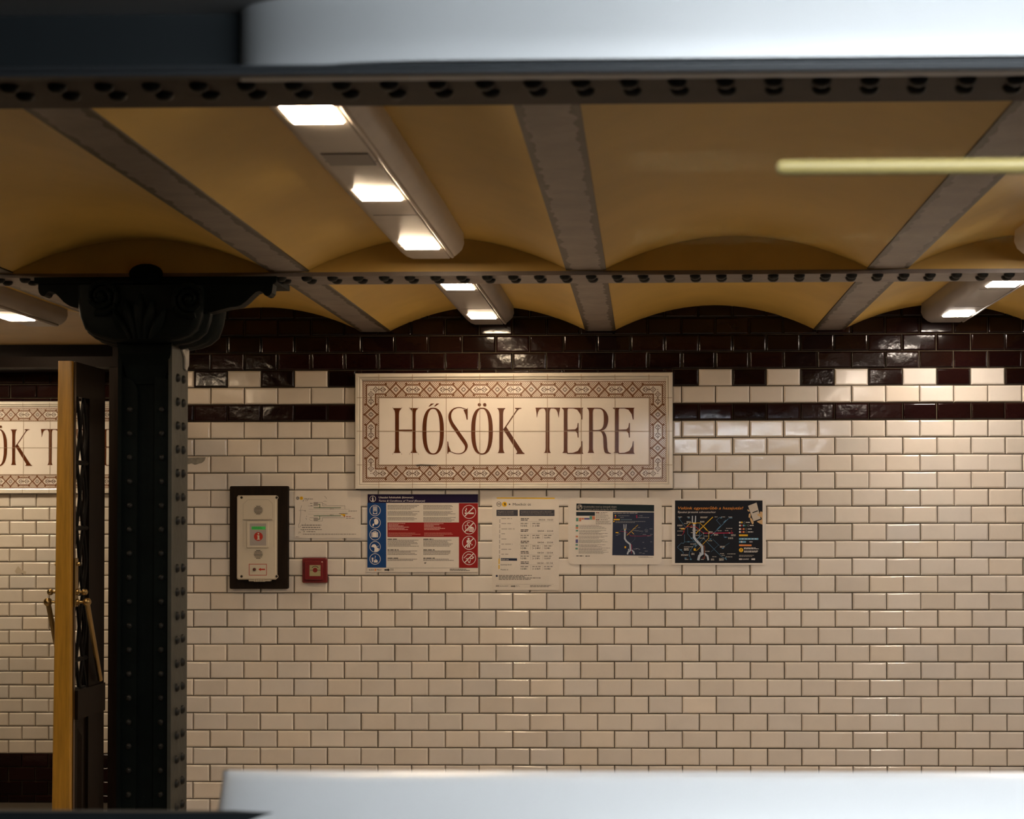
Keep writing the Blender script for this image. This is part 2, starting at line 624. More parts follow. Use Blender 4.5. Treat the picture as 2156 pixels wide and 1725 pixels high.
PN = [Yat(238), Yat(408), Yat(515)]
PF = [Yat(603), Yat(666)]
LX = atZ(655, 238, EYE + .857).x + .001
LX2 = atZ(1015, 666, EYE + .857).x + .001
LA, LB_ = near_y[1] + .03, Yat(549)
LC, LD = far_y[1] + .02, YW - .015
lamp(LX, LA, LB_, PN, [Yat(333)], 'long cream ceiling lamp with three lit panels between the two girders', GLOW_WARM, LAMP_BODY)
lamp(LX2, LC, LD, PF, [], 'grey ceiling lamp with two lit panels directly above the station sign', GLOW_WARM, LAMP_GREY)
RX = atZ(2012, 666, EYE + .857).x - .001
lamp(RX, LA, LB_, PN, [Yat(333)], 'cream ceiling lamp whose rounded end just shows at the right edge', GLOW_COOL, LAMP_BODY)
lamp(RX, LC, LD, PF, [], 'grey ceiling lamp with two lit panels near the right edge, close to the tiled wall', GLOW_COOL, LAMP_GREY)
QX = atZ(40, 672, EYE + .857).x
lamp(QX, LC, LD + .0, PF, [], 'grey ceiling lamp with a lit panel at the left edge, left of the iron column', GLOW_WARM, LAMP_GREY)
lamp(QX, LA, LB_, PN, [], 'ceiling lamp out of view to the left', GLOW_WARM, LAMP_BODY, 'ceiling lamps outside the view')
lamp(RX + 2.0, LC, LD, PF, [], 'ceiling lamp out of view to the right, by the wall', GLOW_COOL, LAMP_GREY, 'ceiling lamps outside the view')

# ------------------------------------------------------------------ iron column
YC0, YC1 = far_y[0] - .0, far_y[1] + .0
cxr = at(361, 1100, YC0).x
cxl = at(247, 1100, YC0).x
ccx = (cxr + cxl) / 2
col = empty('iron_column', (ccx, (YC0 + YC1) / 2, 0), 'dark green riveted iron column with scrolled capital, left of the sign wall', 'column')
z_neck = at(300, 724, YC0).z
b = MB()
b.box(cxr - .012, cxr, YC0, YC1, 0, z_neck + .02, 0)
b.build('side_plate', IRON_LIT, col, label='right side plate with the lamp light painted into its colour')
b = MB()
b.box(cxl, cxl + .012, YC0, YC1, 0, z_neck + .02, 0)
b.build('side_plate', IRON, col)
b = MB()
b.box(cxl + .012, cxr - .012, YC0 + .03, YC0 + .045, 0, z_neck + .02, 0)
b.box(cxl + .012, cxr - .012, YC1 - .045, YC1 - .03, 0, z_neck + .02, 0)
b.build('web_plate', IRON, col)
for s in (0, 1):
    b = MB()
    xa = cxl + .012 if s == 0 else cxr - .062
    # angle iron with a rounded top end
    za = at(300, 800, YC0).z
    w = .050
    pr = [(xa, 0), (xa + w, 0), (xa + w, za - .04)]
    for k in range(1, 8):
        t = k / 8 * math.pi / 2
        pr.append((xa + w - (w if s == 0 else 0) * 0 - (1 - math.cos(t)) * w, za - .04 + math.sin(t) * .05) if s == 0 else (xa + w, za - .04 + k * .006))
    pr.append((xa, za + .012))
    b.loft([[(x, y, z) for x, z in pr] for y in (YC0 + .014, YC0 + .032)], 0)
    b.build('angle_iron', IRON, col)
# neck block under the capital
b = MB()
zt = z_neck + .03
b.loft([[(ccx - w, YC0 + d, z), (ccx + w, YC0 + d, z), (ccx + w, YC1 - d, z), (ccx - w, YC1 - d, z)] for z, w, d in
        [(at(300, 808, YC0).z, .060, .020), (at(300, 770, YC0).z, .075, .008), (at(300, 745, YC0).z, .088, -.006), (zt, .096, -.012), (zt + .03, .11, -.02)]], 0)
b.build('neck', IRON, col)
zs = [2.035 - .0805 * k for k in range(25)]
for z in zs:
    for y in (YC0 + .07, YC0 + .145):
        if abs(z - 1.45) < .03:
            continue
        rivet(col, (cxr, y, z), (0, -math.pi / 2, 0), .8)
for z in zs[1:]:
    for x in (cxl + .037, cxr - .037):
        rivet(col, (x, YC0 + .014, z - .03), (-math.pi / 2, 0, 0), .55)
# pale worn plate at the top of the right side
b = MB()
yb_ = YC0
pts = [(YC0 + .10, 718), (YC0 + .20, 717), (YC0 + .205, 735), (YC0 + .20, 770), (YC0 + .17, 781), (YC0 + .15, 776), (YC0 + .15, 752), (YC0 + .12, 740)]
rg = []
for dx in (.001, .007):
    rg.append([(cxr + dx, y, at(392, py, y).z) for y, py in pts])
b.loft(rg, 0)
b.build('worn_patch', WORN, col, label='pale bare patch on the top of the side plate')
# capital: pillow-shaped bell with volutes and bracket wings
capital = empty('capital', (0, 0, z_neck))
capital.parent = col
capital.location = Vector((ccx, (YC0 + YC1) / 2, z_neck)) - wloc(col)
YM = (YC0 + YC1) / 2


def cap_profile(scale, Y):
    pts = [(172, 606), (172, 645), (177, 672), (187, 697), (203, 710), (222, 717), (250, 724),
           (360, 724), (388, 719), (408, 711), (424, 697), (433, 672), (438, 645), (438, 606)]
    out = []
    for x, y in pts:
        p = at(x, y, YC0)
        out.append((ccx + (p.x - ccx) * scale, Y, ZB - .03 + (p.z - (ZB - .03)) * (1 + (scale - 1) * .45)))
    return out


b = MB()
rings = []
for y, s in [(-.07, .90), (-.06, .96), (-.045, .99), (-.02, .97), (.0, .965), (.012, 1.04), (.03, 1.06), (.05, 1.04), (.06, 1.0), (.085, .99),
             (.10, 1.07), (.115, 1.10), (.13, 1.07), (.15, 1.0), (.18, .985), (.20, 1.05), (.22, 1.05), (.24, .97), (.27, .96), (.29, .90)]:
    rings.append(cap_profile(s, YC0 + y))
b.loft(rings, 0)
b.build('bell', IRON, capital, smooth=True)
for vx, vy, dirn in [(213, 624, -1), (398, 630, 1)]:
    b = MB()
    c = at(vx, vy, YC0 - .075)
    path = []
    rad = []
    for k in range(50):
        t = k / 49
        a = t * 2.3 * 2 * math.pi
        r_ = .058 * (1 - t * .86)
        path.append((c.x + dirn * r_ * math.cos(a + 1.2), YC0 - .074 - .006 * t, c.z - r_ * math.sin(a + 1.2)))
        rad.append(.010 * (1 - .45 * t))
    b.tube(path, rad, 0, 8)
    b.ball((c.x, YC0 - .082, c.z), .013, 0)
    b.build('volute', IRON, capital, smooth=True)
# leaf on the front
b = MB()
for k, (dx, h, w) in enumerate([(-.06, .10, .022), (-.03, .13, .024), (0, .15, .028), (.03, .13, .024), (.06, .10, .022)]):
    z0_ = z_neck + .01
    rings = []
    for t in [0, .2, .4, .6, .8, .95, 1.0]:
        ww = w * (math.sin(math.pi * min(1, .25 + t * .75)) + .12)
        zc = z0_ + h * t
        xx = ccx + dx * (.55 + .9 * t)
        yy = YC0 - .068 - .018 * math.sin(t * 2.6)
        rings.append([(xx - ww, yy + .008, zc), (xx, yy - .010, zc), (xx + ww, yy + .008, zc), (xx, yy + .016, zc)])
    b.loft(rings, 0)
b.build('acanthus_leaf', IRON, capital, smooth=True)
half = [(583, 592), (584, 596), (576, 599), (575, 608), (573.5, 617), (569, 623), (563.5, 624.5), (558, 622), (554, 616), (547, 613.5), (540, 616), (532, 623), (520, 635), (508, 644), (497, 647), (486, 648), (470, 652), (440, 660), (400, 664)]
lefth = [(77, 592), (76, 596), (83, 599), (82, 608), (84, 617), (88, 623), (93, 625), (98, 622), (101, 616), (108, 614), (116, 617), (124, 624), (136, 637), (148, 645), (158, 648), (172, 650), (186, 653), (205, 660), (215, 664)]
for nm, pts, xin in (('right', half, 330), ('left', lefth, 280)):
    b = MB()
    pp = [at(x, y, YC0) for x, y in [(xin, 592)] + pts + [(xin, 664)]]
    b.loft([[(p.x, y, p.z) for p in pp] for y in (YC0 - .01, YC0 + .055)], 0)
    b.build('bracket', IRON, capital)
b = MB()
a, c = at(76, 584, YC0), at(584, 592, YC0)
b.box(a.x, c.x, YC0 - .02, YC1 + .0, ZB - .034, ZB - .013, 0)
b.build('abacus', IRON, capital)
b = MB()
c = at(308, 590, YC0 - .03)
b.ball((c.x, YC0 - .035, ZB - .005), .055, 0, 20, (1.05, .35, .62))
b.build('rosette', IRON, capital, smooth=True)

# ------------------------------------------------------------------ entrance frame and open door leaf
b = MB()
b.box(XRL, XJ + .06, YW - .02, YW + .10, at(100, 774, YW).z, at(100, 752, YW).z, 0)
b.build('trim_1', STEEL_B, kind='structure')
b = MB()
b.box(at(228, 1100, YW - .02).x, XJ + .08, YW - .016, YW + .18, 0, at(100, 760, YW).z, 0)
b.build('trim_2', WOOD_D, kind='structure')
b = MB()
b.box(XRL, XRR, 9.70, YR - .02, at(100, 776, 9.7).z, EYE + .96, 0)
b.build('trim_3', STEEL_B, kind='structure')
b = MB()
b.box(XJ + .004, XJ + .10, YW - .012, YW + .15, at(100, 760, YW).z, ZC + .02, 0)
b.build('trim_4', STEEL_B, kind='structure')

YD0 = 7.40
door = empty('door_1', (at(135, 1100, YD0).x, YD0, 0))
door['kind'] = 'structure'
door['label'] = 'open wooden door leaf seen edge-on, yellow varnished edge, dark face'
zt = at(135, 760, YD0).z
b = MB()
tl, tr, ml, mr = at(122, 760, YD0), at(150, 760, YD0), at(108, 1725, YD0), at(147, 1725, YD0)
bl = tl + (ml - tl) * (zt / (zt - ml.z))
br = tr + (mr - tr) * (zt / (zt - mr.z))
LXR = tr.x + .006                             # right-hand face of the leaf
ring = lambda y, k: [(bl.x + k, y, .01), (br.x - k, y, .01), (tr.x - k, y, zt), (tl.x + k, y, zt)]
b.loft([ring(YD0, .004), ring(YD0 + .006, 0), ring(YD0 + .03, 0)], 0)
b.build('leaf_edge', FRAME_W, door, label='yellow varnished leading edge')
XL0, XL1 = tl.x + .006, LXR
YD1 = 7.85
b = MB()
b.box(XL0, XL1, YD0 + .03, YD0 + .050, .01, zt, 0)
b.build('stile', mat('brown_varnished_wood', (.07, .034, .009), .35, noise=.3, stretch=(8, 8, .6)), door)
b = MB()
b.box(XL1 - .03, XL1, YD1 - .22, YD1, .01, zt, 0)
b.build('stile', WOOD_D, door)
zg1, zg0 = at(170, 836, 7.5).z, at(170, 1452, 7.5).z
b = MB()
b.box(XL1 - .03, XL1, YD0 + .050, YD1 - .22, zg1, zt, 0)
b.build('rail', WOOD_D, door)
b = MB()
b.box(XL0, XL1 + .012, YD0 + .050, YD1 - .02, zg0 - .12, zg0, 0)
b.build('rail', WOOD_D, door)
b = MB()
b.box(XL0 + .012, XL1 - .012, YD0 + .050, YD1 - .22, .16, zg0 - .12, 0)
b.box(XL0, XL1, YD0 + .050, YD1 - .22, .01, .16, 0)
b.loft([[(XL1 - .012, YD0 + .12, .2), (XL1 - .012, YD1 - .25, .2), (XL1 - .012, YD1 - .25, zg0 - .16), (XL1 - .012, YD0 + .12, zg0 - .16)],
        [(XL1 - .002, YD0 + .15, .24), (XL1 - .002, YD1 - .28, .24), (XL1 - .002, YD1 - .28, zg0 - .20), (XL1 - .002, YD0 + .15, zg0 - .20)]], 0)
b.build('lower_panel', WOOD_D, door)
b = MB()
ga, gb = YD0 + .050, YD1 - .22
gw = (gb - ga)
xg = XL1 - .012
nD = 4.45
dh = (zg1 - zg0) / nD
for k in range(5):
    for c_ in range(2):
        y0, y1 = ga + gw * c_ / 2, ga + gw * (c_ + 1) / 2
        ym = (y0 + y1) / 2
        zc = zg1 - dh * (k + .5)
        for sgn in (-1, 1):
            p = [(xg, ym + sgn * .0, zc + dh / 2), (xg, ym + sgn * gw / 8 * 1.3, zc + dh * .22), (xg, ym + sgn * gw / 4, zc), (xg, ym + sgn * gw / 8 * 1.3, zc - dh * .22), (xg, ym, zc - dh / 2)]
            p = [(x, y, max(z, zg0)) for x, y, z in p]
            b.tube(p, .008, 0, 6)
for k in (1, 2, 3, 4):
    z = zg1 - dh * k
    b.tube([(xg, ga - .005, z), (xg, gb + .005, z)], .010, 0, 8)
b.build('grille', BLACK_IRON, door, smooth=True)
# brass furniture on both faces


def furniture(px, sgn, xface):
    z1, z2 = at(px, 1247, YD0 + .05).z, at(px, 1268, YD0 + .05).z
    y = YD0 + .05
    b = MB()
    b.box(min(xface, xface + sgn * .006), max(xface, xface + sgn * .006), y - .02, y + .02, z2 - .02, z1 + .14, 0, .002)
    b.build('handle_plate', BRASS, door)
    b = MB()
    for z, L, r in ((z1, .05, .014), (z2, .06, .018)):
        b.tube([(xface, y, z), (xface + sgn * .014, y, z), (xface + sgn * .018, y, z), (xface + sgn * (L - .02), y, z)], [.013, .013, .006, .006], 0, 12)
        b.ball((xface + sgn * (L - .012), y, z), r, 0, 14)
    b.tube([(xface, y, z1 + .115), (xface + sgn * .018, y, z1 + .115)], .008, 0, 10)
    b.build('door_knob', BRASS, door, smooth=True)
    b = MB()
    e0 = (xface + sgn * .048, y, z2)
    e1 = (xface + sgn * .020, YD1 - .12, zg0 + .02) if sgn > 0 else (xface + sgn * .012, y + .05, z2 - .26)
    b.tube([e0, e1], .011, 0, 10)
    b.build('push_bar', BRASS, door, smooth=True)


furniture(165, 1, LXR)
furniture(95, -1, at(117, 1250, YD0).x)

# ------------------------------------------------------------------ station name sign
sign_loc = Vector(((p0.x + p1.x) / 2, YW, p1.z))
sign = empty('station_name_sign', sign_loc, 'cream tiled station sign with brown letters and patterned border, centre of the main wall', 'sign', 'tiled station name signs')
YS = YW - .010               # plane of the sign tiles


class Flat:
    """draws thin shapes on a plane; u,v are zoomed photograph pixels"""
    def __init__(s, x0, y0, sc, Y, step=.0002):
        s.x0, s.y0, s.sc, s.Y, s.step = x0, y0, sc, Y, step
        s.k = 0

    def up(s):
        s.k = (s.k + 1) % 20

    def p(s, u, v, L=0):
        return at(s.x0 + u / s.sc, s.y0 + v / s.sc, s.Y - (L + s.k * .045) * s.step)

    def rect(s, b, u0, v0, u1, v1, L=1, mt=0):
        s.up()
        b.poly([s.p(u0, v1, L), s.p(u1, v1, L), s.p(u1, v0, L), s.p(u0, v0, L)], mt)

    def poly(s, b, pts, L=1, mt=0):
        b.poly([s.p(u, v, L) for u, v in pts], mt)

    def disc(s, b, u, v, r, L=1, mt=0, n=24, rv=None):
        s.up()
        rv = rv or r
        s.poly(b, [(u + r * math.cos(2 * math.pi * k / n), v + rv * math.sin(2 * math.pi * k / n)) for k in range(n)], L, mt)

    def strip(s, b, A, B, L=1, mt=0, closed=False):
        s.up()
        n = len(A)
        for i in range(n if closed else n - 1):
            j = (i + 1) % n
            s.poly(b, [A[i], A[j], B[j], B[i]], L, mt)

    def ring(s, b, u, v, r, w, L=1, mt=0, n=28):
        c = [(math.cos(2 * math.pi * k / n), math.sin(2 * math.pi * k / n)) for k in range(n)]
        s.strip(b, [(u + r * x, v + r * y) for x, y in c], [(u + (r - w) * x, v + (r - w) * y) for x, y in c], L, mt, True)

    def line(s, b, pts, w, L=1, mt=0, closed=False):
        n = len(pts)
        ws = w if isinstance(w, (list, tuple)) else [w] * n
        A, B = [], []
        for i in range(n):
            if closed:
                a, c = pts[(i - 1) % n], pts[(i + 1) % n]
            else:
                a, c = pts[max(0, i - 1)], pts[min(n - 1, i + 1)]
            q = pts[i]

            def nrm(a_, c_):
                dx, dy = c_[0] - a_[0], c_[1] - a_[1]
                l = math.hypot(dx, dy) or 1
                return (-dy / l, dx / l)
            if a == q or c == q:
                nx, ny = nrm(a, c)
                k = 1
            else:
                n1, n2 = nrm(a, q), nrm(q, c)
                nx, ny = n1[0] + n2[0], n1[1] + n2[1]
                l = math.hypot(nx, ny) or 1
                nx, ny = nx / l, ny / l
                k = 1 / max(.45, nx * n1[0] + ny * n1[1])
            h = ws[i] / 2 * k
            A.append((q[0] + nx * h, q[1] + ny * h))
            B.append((q[0] - nx * h, q[1] - ny * h))
        s.strip(b, A, B, L, mt, closed)

    def text(s, b, string, u0, vbase, cap, L=2, mt=0, u1=None, shear=0.0, bold=0.0):
        wt, bold = bold, 0.0
        plain = string.replace('ű', 'u')
        V, Fc = glyphs(plain, shear, bold)
        V, Fc = list(V), list(Fc)
        for i, ch in enumerate(string):
            if ch == '1':
                xr = max(v[0] for v in glyphs(plain[:i + 1], shear, bold)[0])
                n0 = len(V)
                V += [(xr - .02, .70), (xr - .06, .60), (xr - .19, .53), (xr - .19, .62), (xr - .07, .70)]
                Fc.append((n0, n0 + 1, n0 + 2, n0 + 3, n0 + 4))
        for i, ch in enumerate(string):
            if ch == 'ű':
                xl = max(v[0] for v in glyphs(plain[:i], shear, bold)[0])
                xr = max(v[0] for v in glyphs(plain[:i + 1], shear, bold)[0])
                for k in (0, 1):
                    c = xl + (xr - xl) * (.34 + .34 * k)
                    n0 = len(V)
                    V += [(c - .07, .57), (c + .0, .57), (c + .13, .71), (c + .03, .71)]
                    Fc.append((n0, n0 + 1, n0 + 2, n0 + 3))
        if not V:
            return
        xa, xb = min(v[0] for v in V), max(v[0] for v in V)
        ky = cap / .73
        kx = (u1 - u0) / (xb - xa) if u1 else ky
        s.up()
        b.mesh([s.p(u0 + (x - xa) * kx, vbase - y * ky, L) for x, y in V], Fc, mt)
        if wt > .006:                        # heavier strokes: the same outlines again, a hair to the right
            b.mesh([s.p(u0 + (x - xa + min(wt, .03)) * kx, vbase - y * ky, L + 1.1) for x, y in V], Fc, mt)

    def bars(s, b, u0, u1, v0, v1, n, h=None, L=2, mt=0, fill=(.75, 1.0), word=(10, 34)):
        """lines of print too small to read"""
        dv = (v1 - v0) / n
        h = h or dv * .5
        for i in range(n):
            end = u0 + (u1 - u0) * random.uniform(*fill)
            u = u0
            v = v0 + dv * i
            while u < end:
                w = random.uniform(*word)
                s.rect(b, u, v, min(u + w, end), v + h, L, mt)
                u += w + word[0] * .38


_gc = {}


def glyphs(string, shear, bold):
    key = (string, shear, bold)
    if key in _gc:
        return _gc[key]
    cu = bpy.data.curves.new('lettering', 'FONT')
    cu.body = string
    cu.size = 1.0
    cu.shear = shear
    cu.offset = bold
    cu.resolution_u = 3
    ob = bpy.data.objects.new('lettering', cu)
    COL.objects.link(ob)
    dg = bpy.context.evaluated_depsgraph_get()
    dg.update()
    me = ob.evaluated_get(dg).to_mesh()
    V = [(v.co.x, v.co.y) for v in me.vertices]
    Fc = [tuple(p.vertices) for p in me.polygons]
    ob.evaluated_get(dg).to_mesh_clear()
    bpy.data.objects.remove(ob)
    bpy.data.curves.remove(cu)
    _gc[key] = (V, Fc)
    return V, Fc


def smooth_path(pts, k=5):
    """Catmull-Rom through tuples of any length"""
    out = []
    n = len(pts)
    for i in range(n - 1):
        a, b_, c, d = pts[max(0, i - 1)], pts[i], pts[i + 1], pts[min(n - 1, i + 2)]
        for j in range(k):
            t = j / k
            out.append(tuple(.5 * ((2 * b_[q]) + (-a[q] + c[q]) * t + (2 * a[q] - 5 * b_[q] + 4 * c[q] - d[q]) * t * t + (-a[q] + 3 * b_[q] - 3 * c[q] + d[q]) * t ** 3) for q in range(len(b_))))
    out.append(tuple(pts[-1]))
    return out


PX = Flat(0, 0, 1.0, YS, .00022)
A_ = Flat(740, 770, 5.989, YS, .00022)
B_ = Flat(1040, 770, 5.39, YS, .00022)
# backing tiles
b = MB()
a, c = at(762, 801, YS), at(1404, 1016, YS)
b.box(a.x, c.x, YS, YW + .02, c.z, a.z, 0)
b.build('tile_panel', SIGN_T, sign)
# moulded frame
b = MB()
x0_, x1_, z1_, z0_ = p0.x, p1.x, p0.z, p1.z
px = 1 / 480.0
rings = []
for off, d in [(0, .015), (0, -.022), (1.2 * px, -.026), (7 * px, -.027), (8.2 * px, -.024), (8.6 * px, -.018), (10 * px, -.018), (10.4 * px, -.022), (12.8 * px, -.020), (13.5 * px, -.016), (14 * px, -.009)]:
    rings.append([(x0_ + off, YW + d, z0_ + off), (x1_ - off, YW + d, z0_ + off), (x1_ - off, YW + d, z1_ - off), (x0_ + off, YW + d, z1_ - off)])
b.loft(rings, 0, cap=False)
b.build('moulded_frame', SIGN_F, sign)
# joints between the sign tiles
b = MB()
for x in [797.8, 868.5, 939.4, 1010.3, 1081.2, 1152.4, 1223.6, 1294.8, 1366.5]:
    PX.rect(b, x - .55, 803, x + .55, 1015, 7)
for y in [837.6, 908.2, 979.2]:
    PX.rect(b, 764, y - .5, 1402, y + .5, 7)
fr = Flat(0, 0, 1, YW - .0275, 0)
for x in [797.8, 868.5, 939.4, 1010.3, 1081.2, 1152.4, 1223.6, 1294.8, 1366.5]:
    fr.rect(b, x - .5, 788.5, x + .5, 801, 0)
    fr.rect(b, x - .5, 1016, x + .5, 1028, 0)
for y in [837.6, 908.2, 979.2]:
    fr.rect(b, 751, y - .5, 762.5, y + .5, 0)
    fr.rect(b, 1403.5, y - .5, 1415.5, y + .5, 0)
b.build('tile_joint', JOINT, sign)
# patterned border
b = MB()
HB, LBm, CRM, DKB = 0, 1, 2, 3
BX0, BY0, BX1, BY1 = 764.0, 803.2, 1402.5, 1015.0
IX0, IY0, IX1, IY1 = 798.0, 837.6, 1367.5, 979.3


def clip_line(x, y, dx, dy, r):
    t0, t1 = -1e9, 1e9
    for o, d, lo, hi in ((x, dx, r[0], r[2]), (y, dy, r[1], r[3])):
        ta, tb = (lo - o) / d, (hi - o) / d
        t0, t1 = max(t0, min(ta, tb)), min(t1, max(ta, tb))
    return (t0, t1)


def hatch(r):
    sp = 4.55
    for sgn in (1, -1):
        k0 = int(((r[0] - sgn * r[1]) if sgn < 0 else (r[0] - r[3])) / sp) - 60
        for k in range(-700, 700):
            c0 = k * sp
            # line x - sgn*y = c0
            x, y = c0, 0.0
            t0, t1 = clip_line(x, y, sgn * 1.0, 1.0, r)
            if t1 - t0 < .5:
                continue
            PX.line(b, [(x + sgn * t0, y + t0), (x + sgn * t1, y + t1)], .95, 1, HB)


hatch((BX0, BY0, BX1, IY0))
hatch((BX0, IY1, BX1, BY1))
hatch((BX0, IY0, IX0, IY1))
hatch((IX1, IY0, BX1, IY1))


def band(f, n, P, mid, w, half):
    """f maps (along, across) to photograph pixels; hexagons at 0, P, 2P ..., diamonds between"""
    s_ = w / 34.4
    dia = lambda c, r: [f(c - r, mid), f(c, mid - r * 1.06), f(c + r, mid), f(c, mid + r * 1.06)]
    for i in range(n):
        c = P * (i + .5)
        PX.poly(b, dia(c, 13.2), 2, CRM)
        PX.line(b, dia(c, 12.2), 2.9, 4, LBm, True)
        PX.line(b, dia(c, 8.6), .5, 4, LBm, True)
        PX.line(b, dia(c, 5.0), 1.3, 5, DKB, True)
        q = f(c, mid)
        PX.ring(b, q[0], q[1], 2.7, .9, 5, DKB, 12)
        for du, dv in ((0, -14), (0, 14)):
            q = f(c + du, mid + dv)
            PX.disc(b, q[0], q[1], 2.3, 3, LBm, 10)
    for i in range(n + 1):
        c = P * i
        lo, hi = (-22.4, 22.4)
        if i == 0:
            lo = 0
        if i == n:
            hi = 0
        hexp = []
        top = [(lo, -9.5)] if lo == 0 else [(lo, 0), (-13.6, -9.5)]
        topr = [(hi, -9.5)] if hi == 0 else [(13.6, -9.5), (hi, 0)]
        bot = [(hi, 9.5)] if hi == 0 else [(13.6, 9.5)]
        botl = [(lo, 9.5)] if lo == 0 else [(-13.6, 9.5)]
        hexp = top + topr + bot + botl
        PX.poly(b, [f(c + u, mid + v) for u, v in hexp], 2, CRM)
        if lo != 0 and hi != 0:
            PX.line(b, [f(c + u, mid + v) for u, v in hexp], 2.6, 3, LBm, True)
        elif lo == 0:
            PX.line(b, [f(c + u, mid + v) for u, v in [(0, -9.5), (13.6, -9.5), (22.4, 0), (13.6, 9.5), (0, 9.5)]], 2.6, 3, LBm)
        else:
            PX.line(b, [f(c + u, mid + v) for u, v in [(0, -9.5), (-13.6, -9.5), (-22.4, 0), (-13.6, 9.5), (0, 9.5)]], 2.6, 3, LBm)
        for sx in (-1, 1):
            if (sx < 0 and lo == 0) or (sx > 0 and hi == 0):
                continue
            for sv in (-1, 1):
                q = f(c + sx * 14.2, mid + sv * 12)
                PX.disc(b, q[0], q[1], 2.4, 3, LBm, 10)
            # little flower
            u0 = c + sx * 8.2
            fl = []
            for k in range(16):
                a = 2 * math.pi * k / 16
                rr_ = 4.6 + 1.5 * math.cos(4 * a)
                fl.append(f(u0 + rr_ * math.cos(a) * 1.05, mid + rr_ * math.sin(a)))
            PX.line(b, fl, 1.1, 5, DKB, True)
            for du, dv in ((0, 0), (3.2, 0), (-3.2, 2.4), (-3.2, -2.4)):
                q = f(u0 + du, mid + dv)
                PX.ring(b, q[0], q[1], 1.7, .7, 5, DKB, 8)
            q = f(c + sx * 18.2, mid)
            PX.disc(b, q[0], q[1], .8, 5, DKB, 8)
            for dv in (-6.2, 6.2):
                q = f(c + sx * 13, mid + dv)
                PX.disc(b, q[0], q[1], .75, 5, DKB, 8)
                q = f(c + sx * 4.5, mid + dv)
                PX.disc(b, q[0], q[1], .75, 5, DKB, 8)
        q = f(c, mid)
        PX.disc(b, q[0], q[1], 1.5, 5, DKB, 8)


MT, MBt = (BY0 + IY0) / 2, (IY1 + BY1) / 2
ML, MR = (BX0 + IX0) / 2, (IX1 + BX1) / 2
PH = (IX1 - IX0) / 8
PV = (IY1 - IY0) / 2
band(lambda u, v: (IX0 + u, v), 8, PH, MT, 34.4, 0)
band(lambda u, v: (IX0 + u, v), 8, PH, MBt, 34.4, 0)
band(lambda u, v: (v, IY0 + u), 2, PV, ML, 34.4, 0)
band(lambda u, v: (v, IY0 + u), 2, PV, MR, 34.4, 0)
for mx, sx, ix in ((ML, -1, IX0), (MR, 1, IX1)):
    for my, sy, iy in ((MT, -1, IY0), (MBt, 1, IY1)):
        ox, oy = mx + sx * 9.5, my + sy * 9.5
        nx, ny = mx - sx * 9.5, my - sy * 9.5
        PX.poly(b, [(ox, oy), (ix, oy), (ix, ny), (nx, ny), (nx, iy), (ox, iy)], 2, CRM)
        PX.line(b, [(ix, oy), (ox, oy), (ox, iy)], 2.6, 3, LBm)
        PX.line(b, [(ix, ny), (nx, ny), (nx, iy)], 2.6, 3, LBm)
        for q in ((mx - sx * 10, my), (mx, my - sy * 10)):
            fl = [(q[0] + (4.6 + 1.5 * math.cos(4 * a)) * math.cos(a), q[1] + (4.6 + 1.5 * math.cos(4 * a)) * math.sin(a)) for a in [2 * math.pi * k / 16 for k in range(16)]]
            PX.line(b, fl, 1.1, 5, DKB, True)
            PX.ring(b, q[0], q[1], 2, .8, 5, DKB, 8)
        PX.disc(b, mx + sx * 6.3, my + sy * 6.3, .9, 5, DKB, 8)
        PX.disc(b, mx, my, 1, 5, DKB, 8)
for r in ((BX0, BY0, BX1, BY1), (IX0 - .8, IY0 - .8, IX1 + .8, IY1 + .8)):
    PX.line(b, [(r[0], r[1]), (r[2], r[1]), (r[2], r[3]), (r[0], r[3])], 1.1, 3, LBm, True)
b.build('patterned_border', [SIGN_HB, SIGN_LB, SIGN_T, mat('dark_border_glaze', (.10, .040, .016), .25)], sign)
# chip under the second letter
b = MB()
PX.poly(b, [(873, 979), (885, 978), (905, 978.5), (922, 979), (918, 980.8), (900, 981.4), (886, 981), (880, 982.5)], 8)
b.build('chipped_glaze', mat('dark_chip', (.06, .045, .03), .9), sign)

# letters


def stem(f, b, xl, xr, sl, sr, yt, yb, cap=9, cur=85):
    L_ = []
    L_ += [(sl, yt), (sr, yt), (sr, yt + cap)]
    for k in range(1, 8):
        t = k / 7
        L_.append((sr + (xr - sr) * math.sin(t * math.pi / 2), yt + cap + cur * t * t))
    for k in range(7, 0, -1):
        t = k / 7
        L_.append((sr + (xr - sr) * math.sin(t * math.pi / 2), yb - cap - cur * t * t))
    L_ += [(sr, yb - cap), (sr, yb), (sl, yb), (sl, yb - cap)]
    for k in range(1, 8):
        t = k / 7
        L_.append((sl + (xl - sl) * math.sin(t * math.pi / 2), yb - cap - cur * t * t))
    for k in range(7, 0, -1):
        t = k / 7
        L_.append((sl + (xl - sl) * math.sin(t * math.pi / 2), yt + cap + cur * t * t))
    L_.append((sl, yt + cap))
    # split at mid height into horizontal slices so every face stays simple
    right = [p for p in L_[1:]]
    n = len(L_)
    R_ = L_[1:2 + 15]
    Lf = [L_[0]] + L_[:17:-1]
    m_ = min(len(R_), len(Lf))
    f.strip(b, Lf[:m_], R_[:m_], 6)


def oval(f, b, cx, cy, rx, ry, ix, iy, ex=2.45):
    n = 56
    def se(r1, r2):
        out = []
        for k in range(n):
            a = 2 * math.pi * k / n
            c_, s_ = math.cos(a), math.sin(a)
            out.append((cx + r1 * math.copysign(abs(c_) ** (2 / ex), c_), cy + r2 * math.copysign(abs(s_) ** (2 / ex), s_)))
        return out
    f.strip(b, se(rx, ry), se(ix, iy), 6, 0, True)


def letter(fn):
    b = MB()
    fn(b)
    b.build('letter', SIGN_BR, sign)


